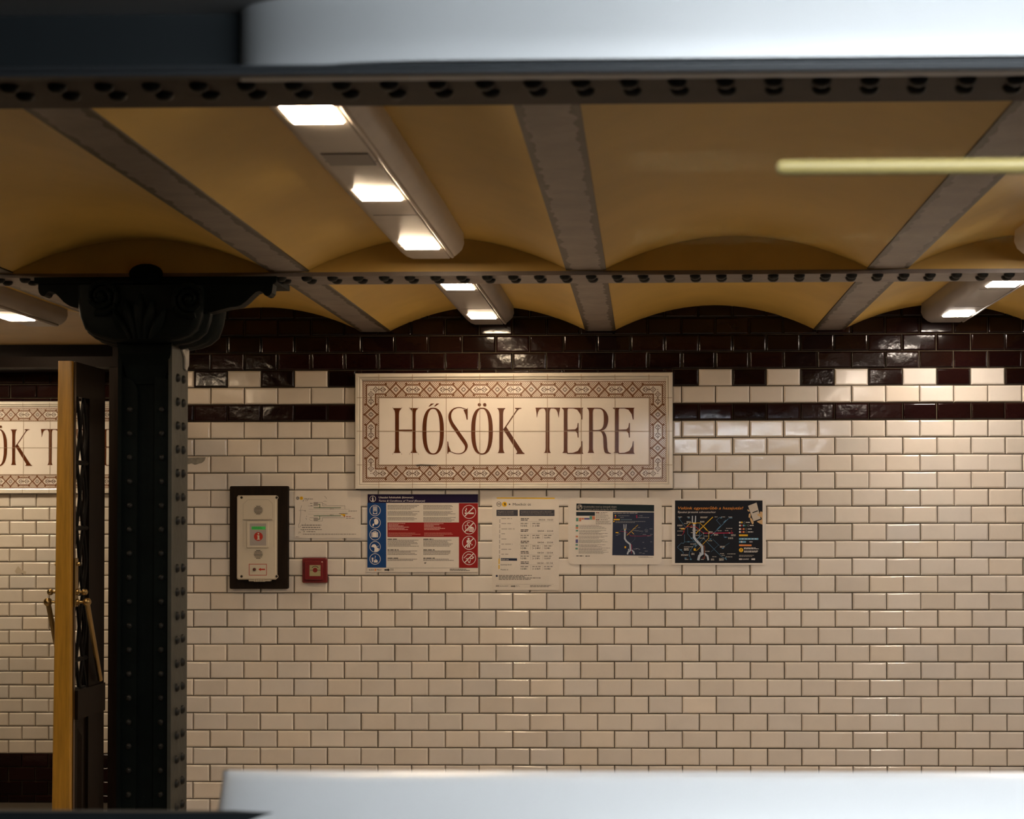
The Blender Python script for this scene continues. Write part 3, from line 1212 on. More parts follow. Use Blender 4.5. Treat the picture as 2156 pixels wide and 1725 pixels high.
def hook(f, b, x, y, sx, sy):
    f.line(b, smooth_path([(x, y), (x + sx * 9, y - sy * 4), (x + sx * 8, y - sy * 17)], 4), 3, 6)


def L_H(b):
    stem(A_, b, 551, 599, 526, 628, 536, 1112)
    stem(A_, b, 768, 809, 737, 839, 536, 1112)
    A_.rect(b, 598, 808, 769, 828, 6)
    for x, s in ((526, -1), (628, 1), (737, -1), (839, 1)):
        hook(A_, b, x - s * 3, 540, s, 1)
        hook(A_, b, x - s * 3, 1108, s, -1)
        A_.disc(b, x - s * 8, 556, 4, 6, 0, 8)
        A_.disc(b, x - s * 8, 1092, 4, 6, 0, 8)


def L_O1(b):
    oval(A_, b, 1030, 826, 136, 295, 84, 281)
    A_.poly(b, [(971, 517), (1003, 479), (1044, 479), (990, 515)], 6)
    A_.poly(b, [(1040, 517), (1072, 479), (1109, 479), (1058, 515)], 6)


def L_S(b):
    pts = smooth_path([(1452, 552, 9), (1425, 545, 9), (1385, 531, 10), (1338, 529, 11), (1285, 550, 17), (1248, 598, 29), (1240, 655, 38), (1262, 722, 42), (1318, 808, 45), (1378, 896, 46), (1428, 968, 45),
                       (1449, 1020, 36), (1432, 1075, 19), (1395, 1103, 12), (1345, 1112, 9), (1290, 1102, 9), (1248, 1084, 9), (1216, 1088, 9)], 4)
    A_.line(b, [(p[0], p[1]) for p in pts], [p[2] for p in pts], 6)
    A_.poly(b, [(1466, 532), (1466, 682), (1452, 682), (1440, 625), (1412, 556), (1440, 556), (1456, 546)], 6)
    A_.poly(b, [(1209, 1112), (1209, 957), (1219, 957), (1226, 1010), (1252, 1078), (1230, 1086), (1222, 1096), (1220, 1112)], 6)


def L_O2(b):
    oval(A_, b, 1646, 826, 137, 295, 84, 281)
    A_.disc(b, 1613, 494, 21, 6)
    A_.disc(b, 1680, 494, 21, 6)


def L_K(b):
    stem(A_, b, 1864, 1912, 1838, 1940, 536, 1112)
    B_.line(b, [(118, 718), (268, 494)], 12, 6)
    B_.poly(b, [(238, 480), (312, 480), (312, 487), (284, 494), (270, 508), (258, 500), (238, 487)], 6)
    B_.poly(b, [(103, 722), (142, 698), (315, 962), (330, 985), (348, 995), (348, 1002), (252, 1002), (252, 995), (264, 985), (258, 968)], 6)


def L_T(b):
    B_.rect(b, 472, 477, 752, 488, 6)
    stem(B_, b, 587, 630, 557, 654, 478, 1001, 8, 60)
    B_.poly(b, [(474, 487), (545, 487), (515, 500), (500, 530), (488, 589), (484, 589), (482, 540)], 6)
    B_.poly(b, [(750, 487), (678, 487), (706, 500), (721, 530), (733, 589), (737, 589), (740, 540)], 6)


def L_E(dx):
    def fn(b):
        s = lambda pts: [(x + dx, y) for x, y in pts]
        stem(B_, b, 792 + dx, 833 + dx, 767 + dx, 845 + dx, 478, 1001, 8, 40)
        B_.poly(b, s([(830, 478), (1016, 478), (1004, 490), (1003, 612), (993, 612), (980, 552), (945, 502), (900, 487), (830, 487)]), 6)
        B_.poly(b, s([(950, 652), (960, 652), (960, 818), (950, 818), (944, 768), (922, 741), (830, 739), (830, 728), (922, 724), (944, 700)]), 6)
        B_.poly(b, s([(830, 992), (900, 989), (952, 968), (985, 915), (994, 858), (1003, 858), (1004, 985), (1016, 1001), (830, 1001)]), 6)
    return fn


def L_R(b):
    stem(B_, b, 1079, 1121, 1055, 1146, 478, 1001, 8, 60)
    o = smooth_path([(1118, 478), (1180, 478), (1225, 486), (1265, 515), (1290, 560), (1297, 605), (1290, 665), (1265, 715), (1225, 738), (1180, 741), (1118, 741)], 4)
    i = smooth_path([(1118, 488), (1170, 488), (1205, 492), (1228, 508), (1243, 540), (1247, 605), (1243, 672), (1228, 708), (1205, 726), (1170, 731), (1118, 731)], 4)
    B_.strip(b, o, i, 6)
    o = smooth_path([(1205, 738), (1250, 752), (1275, 800), (1283, 870), (1288, 940), (1300, 980), (1328, 994)], 4)
    i = smooth_path([(1195, 741), (1222, 762), (1238, 810), (1242, 880), (1247, 950), (1265, 992), (1326, 1001)], 4)
    B_.strip(b, o, i, 6)


for fn in (L_H, L_O1, L_S, L_O2, L_K, L_T, L_E(0), L_R, L_E(582)):
    letter(fn)

sign_r = copy_tree(sign)
sign_r.location = sign_loc + DSIGN
sign_r['label'] = 'cream tiled sign on the recessed wall at far left, half hidden by the door'

# ------------------------------------------------------------------ help point and call point
G = Flat(460, 1000, 6.634, YW)
YB = YW - .006


def slab(b, f, u0, v0, u1, v1, ya, yb, mt=0, bev=.002):
    p, q = f.p(u0, v1), f.p(u1, v0)
    b.box(p.x, q.x, ya, yb, p.z, q.z, mt, bev)


o = G.p(555, 1590)
hp = empty('help_point', (o.x, YW, o.z), 'beige emergency help point with speaker grilles on a dark wooden board', 'intercom')
b = MB()
slab(b, G, 175, 158, 990, 1590, YW - .030, YW + .008, 0, .004)
b.build('backboard', mat('dark_stained_board', (.016, .009, .005), .6, spec=.12, noise=.4, stretch=(8, 8, .8)), hp)
BEIGE = mat('beige_plastic', (.60, .525, .41), .42, noise=.06)
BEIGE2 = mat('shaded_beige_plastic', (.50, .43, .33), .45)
DK = flat('dark_slot', (.02, .016, .012))
REDP = flat('red_print', (.42, .035, .02))
b = MB()
slab(b, G, 295, 290, 848, 1460, YW - .062, YW - .028, 0, .006)
b.build('case', BEIGE, hp)
GF = Flat(460, 1000, 6.634, YW - .0622)
b = MB()
# raised rim and recess around the upper speaker
pts = [(345, 610), (345, 410), (410, 348), (700, 348), (758, 410), (758, 610)]
for i in range(5):
    GF.line(b, [pts[i], pts[i + 1]], 12, 1, 0)
p = GF.p(345, 628)
q = GF.p(758, 612)
b.box(p.x, q.x, YW - .072, YW - .060, p.z, q.z, 0, .001)
b.build('rim', BEIGE2, hp)
b = MB()
for u in (345, 770):
    GF.rect(b, u - 4, 640, u + 4, 1010, 1, 0)
b.build('groove', BEIGE2, hp)
for vc in (495, 1112):
    b = MB()
    GF.disc(b, 556, vc, 72, 1, 0)
    GF.ring(b, 556, vc, 74, 6, 2, 1)
    for k in range(-3, 4):
        h = math.sqrt(max(0, 62 ** 2 - (k * 18) ** 2))
        GF.rect(b, 556 - h, vc + k * 18 - 4.5, 556 + h, vc + k * 18 + 4.5, 2, 2)
    b.build('speaker_grille', [BEIGE, BEIGE2, DK], hp)
b = MB()
slab(b, GF, 400, 650, 706, 1020, YW - .070, YW - .060, 0, .002)
b.build('panel_frame', BEIGE, hp)
GP = Flat(460, 1000, 6.634, YW - .0702)
b = MB()
GP.rect(b, 438, 680, 666, 988, 1)
pn = b.build('info_panel', flat('grey_panel', (.36, .32, .29), .3), hp)
b = MB()
GP.rect(b, 462, 722, 656, 766, 2)
ds = b.build('display', glow('green_display', (.05, .50, .06), .30, (.03, .10, .03)), pn, label='lit green display')
b = MB()
for k in range(2):
    GP.bars(b, 470, 640, 730 + 16 * k, 746 + 16 * k, 1, 7, 3, 0, (.7, 1), (12, 30))
b.build('display_text', flat('display_green_dark', (.01, .10, .015)), pn)
b = MB()
GP.disc(b, 557, 862, 62, 2, 0)
GP.disc(b, 558, 824, 12, 3, 1)
GP.poly(b, [(538, 846), (572, 846), (572, 898), (582, 898), (582, 908), (536, 908), (536, 898), (546, 898), (546, 856), (538, 856)], 3, 1)
b.build('information_symbol', [REDP, BEIGE], pn)
b = MB()
GF.line(b, [(428, 1249), (671, 1249), (671, 1402), (428, 1402)], 7, 1, 0, True)
GF.poly(b, [(556, 1322), (592, 1300), (592, 1313), (650, 1313), (650, 1332), (592, 1332), (592, 1345)], 1, 0)
b.build('call_marking', REDP, hp)
b = MB()
c = GF.p(503, 1322)
b.tube([(c.x, YW - .060, c.z), (c.x, YW - .068, c.z)], .0068, 0, 18)
bc_ = b.build('button_collar', flat('grey_metal', (.08, .075, .06), .3), hp, smooth=False)
b = MB()
b.ball((c.x, YW - .068, c.z), .0042, 0, 14)
b.build('call_button', flat('red_button', (.16, .012, .010), .25), bc_, smooth=True)
for u, v in ((322, 318), (812, 318), (322, 1420), (812, 1420)):
    b = MB()
    GF.disc(b, u, v, 26, 1, 1)
    GF.disc(b, u, v, 17, 2, 0)
    b.build('screw', [DK, BEIGE2], hp)
b = MB()
slab(b, GF, 415, 1462, 726, 1490, YW - .055, YW - .030, 0, .002)
for k in range(6):
    u = 492 + k * 26
    slab(b, GF, u, 1442, u + 16, 1496, YW - .060, YW - .030, 0, .001)
b.build('cable_clip', BEIGE2, hp)

o = G.p(1355, 1508)
cp = empty('fire_alarm_call_point', (o.x, YW, o.z), 'small square red fire alarm call point right of the help point', 'alarm')
RED = mat('red_alarm_plastic', (.17, .011, .012), .35, noise=.1)
b = MB()
slab(b, G, 1183, 1162, 1527, 1508, YW - .024, YW + .006, 0, .004)
b.build('backing_box', RED, cp)
b = MB()
slab(b, G, 1220, 1203, 1482, 1466, YW - .040, YW - .022, 0, .004)
fp_ = b.build('front_plate', RED, cp)
GA = Flat(460, 1000, 6.634, YW - .0402)
b = MB()
GA.rect(b, 1272, 1262, 1425, 1415, 1, 0)
GA.disc(b, 1350, 1332, 33, 2, 1)
GA.rect(b, 1278, 1330, 1320, 1336, 2, 2)
GA.rect(b, 1382, 1330, 1425, 1336, 2, 2)
ar = [(1350 + 50 * math.cos(a), 1320 + 42 * math.sin(a)) for a in [math.pi * (1.15 + .7 * k / 8) for k in range(9)]]
GA.line(b, ar, 8, 2, 2)
b.build('break_glass', [flat('pale_yellow_label', (.36, .31, .17), .25), flat('red_dot', (.20, .02, .018)), DK], fp_)

# ------------------------------------------------------------------ notices on the wall
PAPER = mat('cream_paper', (.70, .63, .55), .4, noise=.08, nscale=7, bump=.08, bscale=10)
BLK = flat('black_ink', (.025, .023, .022))
GRY = flat('grey_ink', (.19, .17, .15))
LGR = flat('light_grey_ink', (.36, .32, .28))
WHT = flat('white_ink', (.74, .68, .64))
NAVY = flat('navy_ink', (.011, .004, .030), .3)
BLUE = flat('blue_ink', (.009, .050, .175), .3)
REDI = flat('red_ink', (.27, .011, .009), .3)
YEL = flat('yellow_ink', (.72, .42, .02))
SLATE = flat('slate_ink', (.055, .055, .070))
GRN = flat('green_ink', (.02, .10, .035))
ORG = flat('orange_ink', (.70, .24, .07))
NIGHT = flat('night_blue_ink', (.022, .028, .055), .35)
BLKP = flat('black_poster_ink', (.006, .006, .010), .3)
SKY = flat('sky_blue_ink', (.16, .36, .52))
RIVER = flat('river_grey_ink', (.42, .46, .54))
CRIM = flat('crimson_ink', (.40, .02, .07))
SKIN = flat('tan_hand_ink', (.56, .36, .18))
PALEG = flat('teal_ink', (.10, .26, .20))


def sheet(name, f, u0, v0, u1, v1, label, cat='poster', m_=None, th=.004, group=None, corner=0):
    p, q = f.p((u0 + u1) / 2, v1), None
    e = empty(name, (p.x, YW, p.z), label, cat, group)
    b = MB()
    if corner:
        k = corner
        pts = [(u0 + k, v0), (u1 - k, v0), (u1, v0 + k), (u1, v1 - k), (u1 - k, v1), (u0 + k, v1), (u0, v1 - k), (u0, v0 + k)]
    else:
        pts = [(u0, v0), (u1, v0), (u1, v1), (u0, v1)]
    fr_ = []
    for d in (.003, -th):
        g = Flat(f.x0, f.y0, f.sc, YW + d)
        fr_.append([g.p(u, v) for u, v in pts])
    b.loft(fr_, 0)
    b.build('sheet', m_ or PAPER, e)
    return e, Flat(f.x0, f.y0, f.sc, YW - th, .0002)


# 1  pencil-scribbled evacuation plan
f0 = Flat(600, 1010, 11.978, YW)
e, f = sheet('evacuation_plan', f0, 248, 275, 1910, 1478, 'pale paper plan with thin lines and pen scribbles, right of the help point', m_=PAPER)
b = MB()
f.disc(b, 320, 470, 42, 1, 1)
f.disc(b, 415, 470, 44, 1, 2)
f.text(b, 'M', 300, 488, 34, 2, 3)
f.text(b, '1', 404, 490, 40, 2, 0)
f.text(b, 'Hősök tere', 492, 502, 34, 1, 0, 706, 0, .02)
b.build('heading', [BLK, GRY, YEL, WHT], e)
b = MB()
f.rect(b, 722, 580, 832, 658, 1, 1)
f.rect(b, 722, 968, 832, 1045, 1, 1)
f.line(b, [(722, 578), (945, 578), (945, 660), (1510, 660), (1510, 750)], 7, 2, 0)
f.line(b, [(580, 668), (832, 668)], 7, 2, 0)
f.line(b, [(600, 748), (1640, 748)], 5, 2, 1)
f.line(b, [(600, 806), (1560, 806)], 4, 2, 1)
f.line(b, [(580, 874), (1570, 874)], 5, 2, 1)
f.line(b, [(620, 965), (832, 965)], 7, 2, 0)
f.line(b, [(722, 1046), (945, 1046), (945, 964), (1505, 964), (1505, 900)], 7, 2, 0)
f.line(b, [(940, 600), (990, 610), (940, 640)], 5, 2, 0)
f.line(b, [(610, 990), (640, 1030), (700, 1046)], 5, 2, 0)
f.line(b, [(722, 710), (1412, 710)], 14, 3, 2)
f.line(b, [(832, 626), (880, 626), (880, 710)], 14, 3, 2)
f.line(b, [(722, 916), (1412, 916)], 14, 3, 2)
f.line(b, [(832, 1000), (876, 1000), (876, 916)], 14, 3, 2)
f.poly(b, [(1405, 870), (1520, 870), (1520, 930), (1470, 930), (1450, 895), (1405, 890)], 3, 3)
f.poly(b, [(1480, 935), (1510, 895), (1510, 940)], 4, 4)
f.rect(b, 1362, 852, 1580, 868, 3, 0)
b.build('floor_plan', [GRY, LGR, GRN, YEL, REDI], e)
b = MB()
for u0, v, u1, h in ((630, 594, 706, 14), (645, 652, 690, 12), (1130, 736, 1230, 12), (1600, 786, 1815, 16), (1130, 886, 1230, 12), (1535, 972, 1760, 14), (415, 1140, 915, 22), (430, 1198, 890, 22), (395, 1254, 925, 18), (545, 1306, 765, 18), (450, 1370, 1790, 16), (275, 1440, 360, 14)):
    f.bars(b, u0, u1, v, v + h * 2, 1, h, 1, 0, (1, 1), (30, 85))
f.bars(b, 1535, 1670, 928, 950, 1, 14, 1, 1, (1, 1), (30, 60))
b.build('small_print', [GRY, REDI], e)
b = MB()
for pts in ([(422, 650), (395, 760), (400, 860), (380, 960), (375, 1080), (348, 1130), (345, 1205), (365, 1210)], [(350, 780), (440, 776), (525, 790)], [(500, 770), (522, 795), (500, 808)], [(445, 545), (475, 512), (455, 560)],
            [(520, 520), (530, 550)], [(555, 548), (565, 520), (585, 518)], [(990, 420), (1030, 445), (1048, 490)], [(970, 556), (1010, 545), (1050, 558)], [(545, 915), (545, 945)], [(520, 985), (540, 980), (540, 1020)],
            [(512, 1105), (512, 1170)], [(400, 1160), (388, 1190), (395, 1205)], [(345, 1370), (350, 1325), (380, 1320), (392, 1340), (365, 1350)], [(430, 1300), (455, 1280), (480, 1290), (465, 1330)], [(470, 1330), (495, 1300), (490, 1330)], [(990, 620), (1050, 635)]):
    f.line(b, smooth_path(pts, 3), 7, 2, 0)
b.build('pen_scribble', GRY, e)

# 2  terms of travel
f0 = Flat(740, 1020, 7.187, YW)
e, f = sheet('travel_terms_poster', f0, 238, 148, 1916, 1330, 'large poster with navy heading, blue left column and red right column of pictograms', m_=PAPER, th=.006)
b = MB()
f.rect(b, 243, 150, 1916, 281, 1)
hd = b.build('heading_band', NAVY, e)
b = MB()
f.ring(b, 322, 220, 48, 6, 2)
f.disc(b, 322, 194, 8, 2)
f.poly(b, [(306, 208), (331, 208), (331, 246), (340, 246), (340, 254), (304, 254), (304, 246), (314, 246), (314, 216), (306, 216)], 2)
f.text(b, 'Utazási feltételek (kivonat)', 414, 211, 28, 2, 0, 934, 0, .022)
f.text(b, 'Terms & Conditions of Travel (Excerpt)', 414, 263, 28, 2, 0, 1112, .25, .006)
b.build('heading_text', WHT, hd)
b = MB()
f.rect(b, 240, 281, 526, 1262, 1)
bc_ = b.build('blue_column', BLUE, e)
b = MB()
f.rect(b, 1626, 286, 1914, 1266, 1)
f.rect(b, 545, 577, 1626, 797, 1)
rp_ = b.build('red_panel', REDI, e)
blue_c = [397, 581, 764, 946, 1131]
for k, vc in enumerate(blue_c):
    b = MB()
    f.ring(b, 357, vc, 84, 7, 2)
    if k == 0:
        f.rect(b, 326, vc - 60, 388, vc + 54, 2)
        for r_ in range(3):
            for c_ in range(3):
                f.rect(b, 334 + c_ * 18, vc - 52 + r_ * 15, 346 + c_ * 18, vc - 42 + r_ * 15, 3, 1)
        f.rect(b, 334, vc + 0, 380, vc + 44, 3, 1)
        f.poly(b, [(345, vc + 16), (357, vc + 4), (369, vc + 16)], 4, 0)
    elif k == 1:
        f.poly(b, smooth_path([(340, vc - 40), (365, vc - 60), (395, vc - 50), (408, vc - 15), (398, vc + 18), (370, vc + 30), (352, vc + 20), (345, vc - 5), (340, vc - 40)], 4)[:-1], 2)
        f.poly(b, [(322, vc + 20), (345, vc + 10), (342, vc + 40), (326, vc + 60), (316, vc + 40)], 2)
    elif k == 2:
        f.rect(b, 304, vc - 38, 402, vc + 38, 2)
        f.line(b, [(340, vc - 38), (340, vc - 52), (372, vc - 52), (372, vc - 38)], 7, 2)
        f.rect(b, 318, vc - 38, 323, vc + 38, 3, 1)
        f.rect(b, 384, vc - 38, 389, vc + 38, 3, 1)
    elif k == 3:
        f.poly(b, [(300, vc - 8), (320, vc - 34), (350, vc - 40), (374, vc - 22), (380, vc + 5), (420, vc + 30), (400, vc + 70), (345, vc + 74), (350, vc + 20), (330, vc + 4), (305, vc + 6)], 2)
        f.line(b, [(375, vc + 2), (415, vc - 15)], 6, 2)
    else:
        f.text(b, '?', 352, vc + 0, 52, 2)
        f.poly(b, [(305, vc - 20), (332, vc - 20), (326, vc + 45), (318, vc + 50), (312, vc + 45)], 2)
        f.rect(b, 340, vc + 18, 396, vc + 54, 2)
        f.line(b, [(358, vc + 18), (358, vc + 10), (378, vc + 10), (378, vc + 18)], 5, 2)
    b.build('pictogram', [WHT, BLUE], bc_)
for k, vc in enumerate([418, 652, 886, 1118]):
    b = MB()
    u = 1780
    f.ring(b, u, vc, 104, 8, 2)
    if k == 0:
        f.rect(b, u - 65, vc + 10, u + 70, vc + 32, 2)
        f.line(b, smooth_path([(u - 40, vc), (u - 55, vc - 20), (u - 38, vc - 40), (u - 45, vc - 58)], 3), 12, 2)
    elif k == 1:
        f.line(b, [(u - 60, vc - 30), (u - 48, vc + 50), (u - 15, vc + 50), (u - 5, vc - 30)], 7, 2, 0, True)
        f.line(b, [(u - 30, vc - 30), (u - 25, vc - 68), (u + 10, vc - 75)], 8, 2)
        f.poly(b, smooth_path([(u - 8, vc + 20), (u + 10, vc - 5), (u + 40, vc - 10), (u + 68, vc + 5), (u + 75, vc + 20)], 3), 2)
        f.rect(b, u - 8, vc + 28, u + 78, vc + 38, 2)
        f.poly(b, [(u - 5, vc + 46), (u + 74, vc + 46), (u + 60, vc + 66), (u + 8, vc + 66)], 2)
    elif k == 2:
        f.disc(b, u - 8, vc - 60, 16, 2)
        f.poly(b, [(u - 35, vc - 40), (u + 20, vc - 40), (u + 32, vc + 20), (u + 18, vc + 20), (u + 12, vc - 5), (u + 12, vc + 72), (u - 4, vc + 72), (u - 8, vc + 20), (u - 14, vc + 72), (u - 30, vc + 72), (u - 28, vc - 5), (u - 40, vc - 2)], 2)
        f.poly(b, [(u + 35, vc + 30), (u + 50, vc + 20), (u + 54, vc + 30), (u + 40, vc + 42)], 2)
    else:
        f.line(b, [(u - 80, vc + 0), (u - 20, vc - 60), (u + 30, vc - 55)], 10, 2)
        f.line(b, [(u - 50, vc + 10), (u + 10, vc + 0), (u + 45, vc + 10), (u + 75, vc - 20)], 12, 2)
        f.line(b, [(u - 20, vc + 30), (u, vc + 75)], 10, 2)
        f.line(b, [(u + 20, vc + 20), (u + 10, vc + 70)], 10, 2)
        f.line(b, [(u + 40, vc - 40), (u + 65, vc + 0)], 10, 2)
    d = 104 * .70
    f.line(b, [(u - d, vc + d), (u + d, vc - d)], 24, 4, 1)
    f.line(b, [(u - d, vc + d), (u + d, vc - d)], 15, 5, 0)
    b.build('prohibition_sign', [WHT, REDI], rp_)
b = MB()
for u0, u1 in ((545, 1040), (1087, 1590)):
    for v0, n in ((316, 4), (408, 4), (500, 3 if u0 < 1000 else 4)):
        f.bars(b, u0, u1, v0, v0 + n * 18, n, 9, 1, 0, (.72, 1), (9, 34))
    for v0, n in ((826, 1), (842, 6), (988, 1), (1004, 4), (1112, 1), (1130, 2)):
        if n == 1:
            f.bars(b, u0, u0 + 190, v0, v0 + 18, 1, 11, 1, 1, (.7, 1), (30, 80))
        else:
            f.bars(b, u0, u1, v0, v0 + n * 18, n, 9, 1, 0, (.7, 1), (9, 34))
f.poly(b, [(1100, 1182), (1135, 1180), (1125, 1202), (1105, 1205)], 1, 0)
b.build('body_text', [GRY, BLK], e)
b = MB()
for u0, u1 in ((560, 1050), (1100, 1570)):
    f.bars(b, u0, u1, 590, 700, 6, 9, 2, 0, (.3, .75), (9, 40))
    f.bars(b, u0, u1, 735, 790, 3, 8, 2, 1, (.5, 1), (9, 34))
b.build('red_panel_text', [flat('pink_print', (.66, .36, .32)), flat('dim_pink_print', (.55, .22, .18))], rp_)
b = MB()
f.text(b, 'BUDA', 265, 1306, 22, 1, 0, 345, 0, .04)
f.disc(b, 363, 1295, 15, 1, 1)
f.text(b, 'PEST', 385, 1306, 22, 1, 0, 455, 0, .04)
f.rect(b, 498, 1284, 548, 1308, 1, 0)
f.disc(b, 558, 1296, 18, 1, 0)
f.bars(b, 584, 650, 1278, 1314, 3, 6, 1, 2, (.7, 1), (8, 30))
f.bars(b, 1488, 1882, 1282, 1318, 2, 9, 1, 0, (.6, 1), (10, 40))
f.rect(b, 526, 1264, 1914, 1268, 1, 2)
b.build('footer', [BLK, ORG, GRY], e)

# 3  timetable
f0 = Flat(1010, 1020, 7.19, YW)
e, f = sheet('timetable_notice', f0, 188, 182, 1200, 1602, 'tall white timetable sheet headed by a yellow bar, below the middle of the station sign', th=.004, corner=22)
b = MB()
f.poly(b, [(258, 200), (1135, 203), (1135, 222), (258, 216)], 1)
b.build('yellow_bar', YEL, e)
b = MB()
f.ring(b, 291, 300, 38, 6, 1, 0)
f.text(b, 'M', 273, 318, 34, 1, 0, 310, 0, .03)
f.disc(b, 375, 302, 38, 1, 1)
f.text(b, '1', 362, 320, 40, 2, 0, 388, 0, .03)
f.poly(b, [(442, 287), (442, 319), (468, 303)], 1, 0)
f.text(b, 'Mexikói út', 502, 322, 40, 1, 0, 776, 0, .008)
b.build('heading', [BLK, YEL], e)
for u0, u1, t1, t2 in ((254, 577, 'Megállók és menetidő', 'Stops and journey times'), (602, 1133, 'Csatlakozás és járatsűrűség ettől az állomástól', 'First and last trains, frequencies from this station')):
    b = MB()
    f.rect(b, u0, 386, u1, 480, 1, 0)
    f.text(b, t1, u0 + 22, 426, 18, 2, 1, u1 - (66 if u0 < 500 else 50), 0, .02)
    f.text(b, t2, u0 + 22, 456, 17, 2, 1, u1 - (62 if u0 < 500 else 20), .25)
    b.build('column_heading', [SLATE, LGR], e)
b = MB()
f.line(b, [(305, 512), (300, 1125)], 11, 1, 1)
f.line(b, [(294, 1125), (292, 1295)], 16, 1, 2)
stops = [521, 596, 677, 750, 830, 907, 985, 1060]
for k, v in enumerate(stops):
    f.disc(b, 304 - k * .6, v, 9, 2, 3)
    f.bars(b, 328, 328 + [160, 165, 200, 55, 90, 168, 148, 104][k], v - 7, v + 12, 1, 12, 1, 1, (1, 1), (40, 90))
for v in (1215, 1290):
    f.disc(b, 294, v, 8, 2, 3)
f.text(b, 'Széchenyi fürdő', 318, 1226, 18, 1, 0, 484, 0, .02)
f.text(b, 'Mexikói út', 318, 1301, 18, 1, 0, 432, 0, .02)
f.poly(b, [(322, 1118), (566, 1121), (566, 1158), (320, 1156)], 1, 4)
f.text(b, 'Hősök tere', 326, 1148, 20, 2, 3, 438, 0, .02)
b.build('route_line', [BLK, LGR, YEL, WHT, NIGHT], e)
b = MB()
rows = [(537, '04:54– 15:53', 893, 565, 600, 2), (707, '04:54 – 23:54', 880, 750, 780, 3), (880, '04:54 – 23:54', 878, 908, 940, 3), (1036, '04:54 – 23:54', 875, 1065, 1095, 3), (1193, '04:54 – 01:14', 872, 1220, 1252, 3)]
for v, t, u, vl, vs, n in rows:
    f.text(b, t, u, v + 13, 25, 1, 0, 1110 - (v - 537) * .01, 0, .012)
    dy = 2 if n == 2 else 3
    f.bars(b, 620, 750, v - 22, v + 22, 2, 11, 1, 0, (.8, 1), (20, 70))
    f.rect(b, 598, vl, 1125, vl + 3, 1, 2)
    for k in range(n):
        uu = 618 + 178 * k
        f.bars(b, uu, uu + 128, vs - 12, vs + 4, 1, 11, 1, 1, (.9, 1), (30, 60))
        f.text(b, '10' if k in (0, 2) else '3–5', uu, vs + 42, 28, 1, 0, uu + (40 if k != 1 else 58))
        f.bars(b, uu + (48 if k != 1 else 66), uu + (100 if k != 1 else 122), vs + 16, vs + 44, 2, 9, 1, 1, (.8, 1), (20, 50))
        if k:
            f.rect(b, uu - 24, vs - 18, uu - 21, vs + 48, 1, 2)
b.build('departure_times', [BLK, GRY, LGR], e)
b = MB()
f.disc(b, 258, 1388, 16, 1, 1)
f.bars(b, 288, 940, 1374, 1452, 4, 12, 1, 0, (.55, 1), (20, 60))
f.rect(b, 245, 1512, 1120, 1515, 1, 2)
f.text(b, 'BUDAPEST', 305, 1549, 16, 1, 0, 435, 0, .04)
f.bars(b, 245, 293, 1530, 1554, 1, 20, 1, 0, (1, 1), (12, 16))
f.rect(b, 472, 1534, 520, 1554, 1, 0)
f.disc(b, 526, 1544, 14, 1, 0)
f.bars(b, 545, 608, 1532, 1556, 2, 6, 1, 2, (.7, 1), (20, 40))
f.bars(b, 762, 1120, 1530, 1562, 2, 9, 1, 0, (.65, 1), (15, 50))
b.build('footer', [GRY, NIGHT, LGR], e)

# 4  holiday service notice
f0 = Flat(1180, 1030, 9.374, YW)
e, f = sheet('holiday_service_notice', f0, 150, 170, 2000, 1490, 'white sheet with wide margins, dark heading and small dark map, left of the black poster', th=.004, corner=60)
b = MB()
f.poly(b, [(315, 285), (1850, 315), (1848, 446), (312, 422)], 1)
hd = b.build('heading_band', flat('dark_teal_ink', (.010, .018, .022), .35), e)
b = MB()
f.disc(b, 380, 357, 54, 2)
f.ring(b, 380, 357, 46, 5, 3, 1)
f.disc(b, 370, 338, 14, 3, 1)
f.poly(b, [(350, 380), (400, 350), (415, 375), (395, 395)], 3, 1)
f.text(b, 'Közlekedési rend az ünnepek idején', 458, 365, 32, 2, 0, 1108, 0, .02)
f.text(b, 'Transport services during the holidays', 458, 412, 32, 2, 0, 1108, .25, .004)
b.build('heading_text', [LGR, BLK], hd)
b = MB()
f.poly(b, [(1035, 456), (1848, 462), (1845, 1318), (1022, 1308)], 1, 0)
mp_ = b.build('map_panel', NIGHT, e)


def river(f, b, pts_top, L, mt, w):
    f.line(b, pts_top, w, L, mt)


b = MB()
f.line(b, [(1252, 695), (1256, 800)], 16, 2, 0)
f.line(b, [(1296, 695), (1290, 800)], 16, 2, 0)
f.line(b, [(1272, 790), (1270, 980), (1300, 1030), (1375, 1090), (1382, 1210)], 32, 2, 0)
f.line(b, [(1390, 1205), (1335, 1245), (1322, 1290)], 30, 2, 0)
f.line(b, [(1405, 1205), (1445, 1240), (1460, 1290)], 26, 2, 0)
f.line(b, [(1345, 1180), (1345, 1230)], 18, 2, 0)
f.line(b, [(1530, 708), (1310, 915)], 8, 3, 1)
f.line(b, [(1405, 845), (1450, 890)], 12, 3, 1)
f.rect(b, 1258, 786, 1292, 802, 3, 1)
f.rect(b, 1090, 852, 1145, 870, 3, 1)
f.rect(b, 1265, 1130, 1295, 1168, 3, 1)
f.line(b, [(1150, 860), (1215, 790), (1345, 790), (1470, 905), (1470, 990), (1395, 1065)], 3, 3, 2)
f.line(b, [(1180, 835), (1290, 840), (1390, 925), (1560, 930), (1790, 918)], 5, 3, 3)
f.line(b, [(1390, 1085), (1410, 1120), (1400, 1275)], 7, 3, 3)
f.line(b, [(1580, 890), (1710, 762)], 3, 3, 2)
f.bars(b, 1050, 1520, 470, 492, 1, 16, 2, 4, (1, 1), (30, 110))
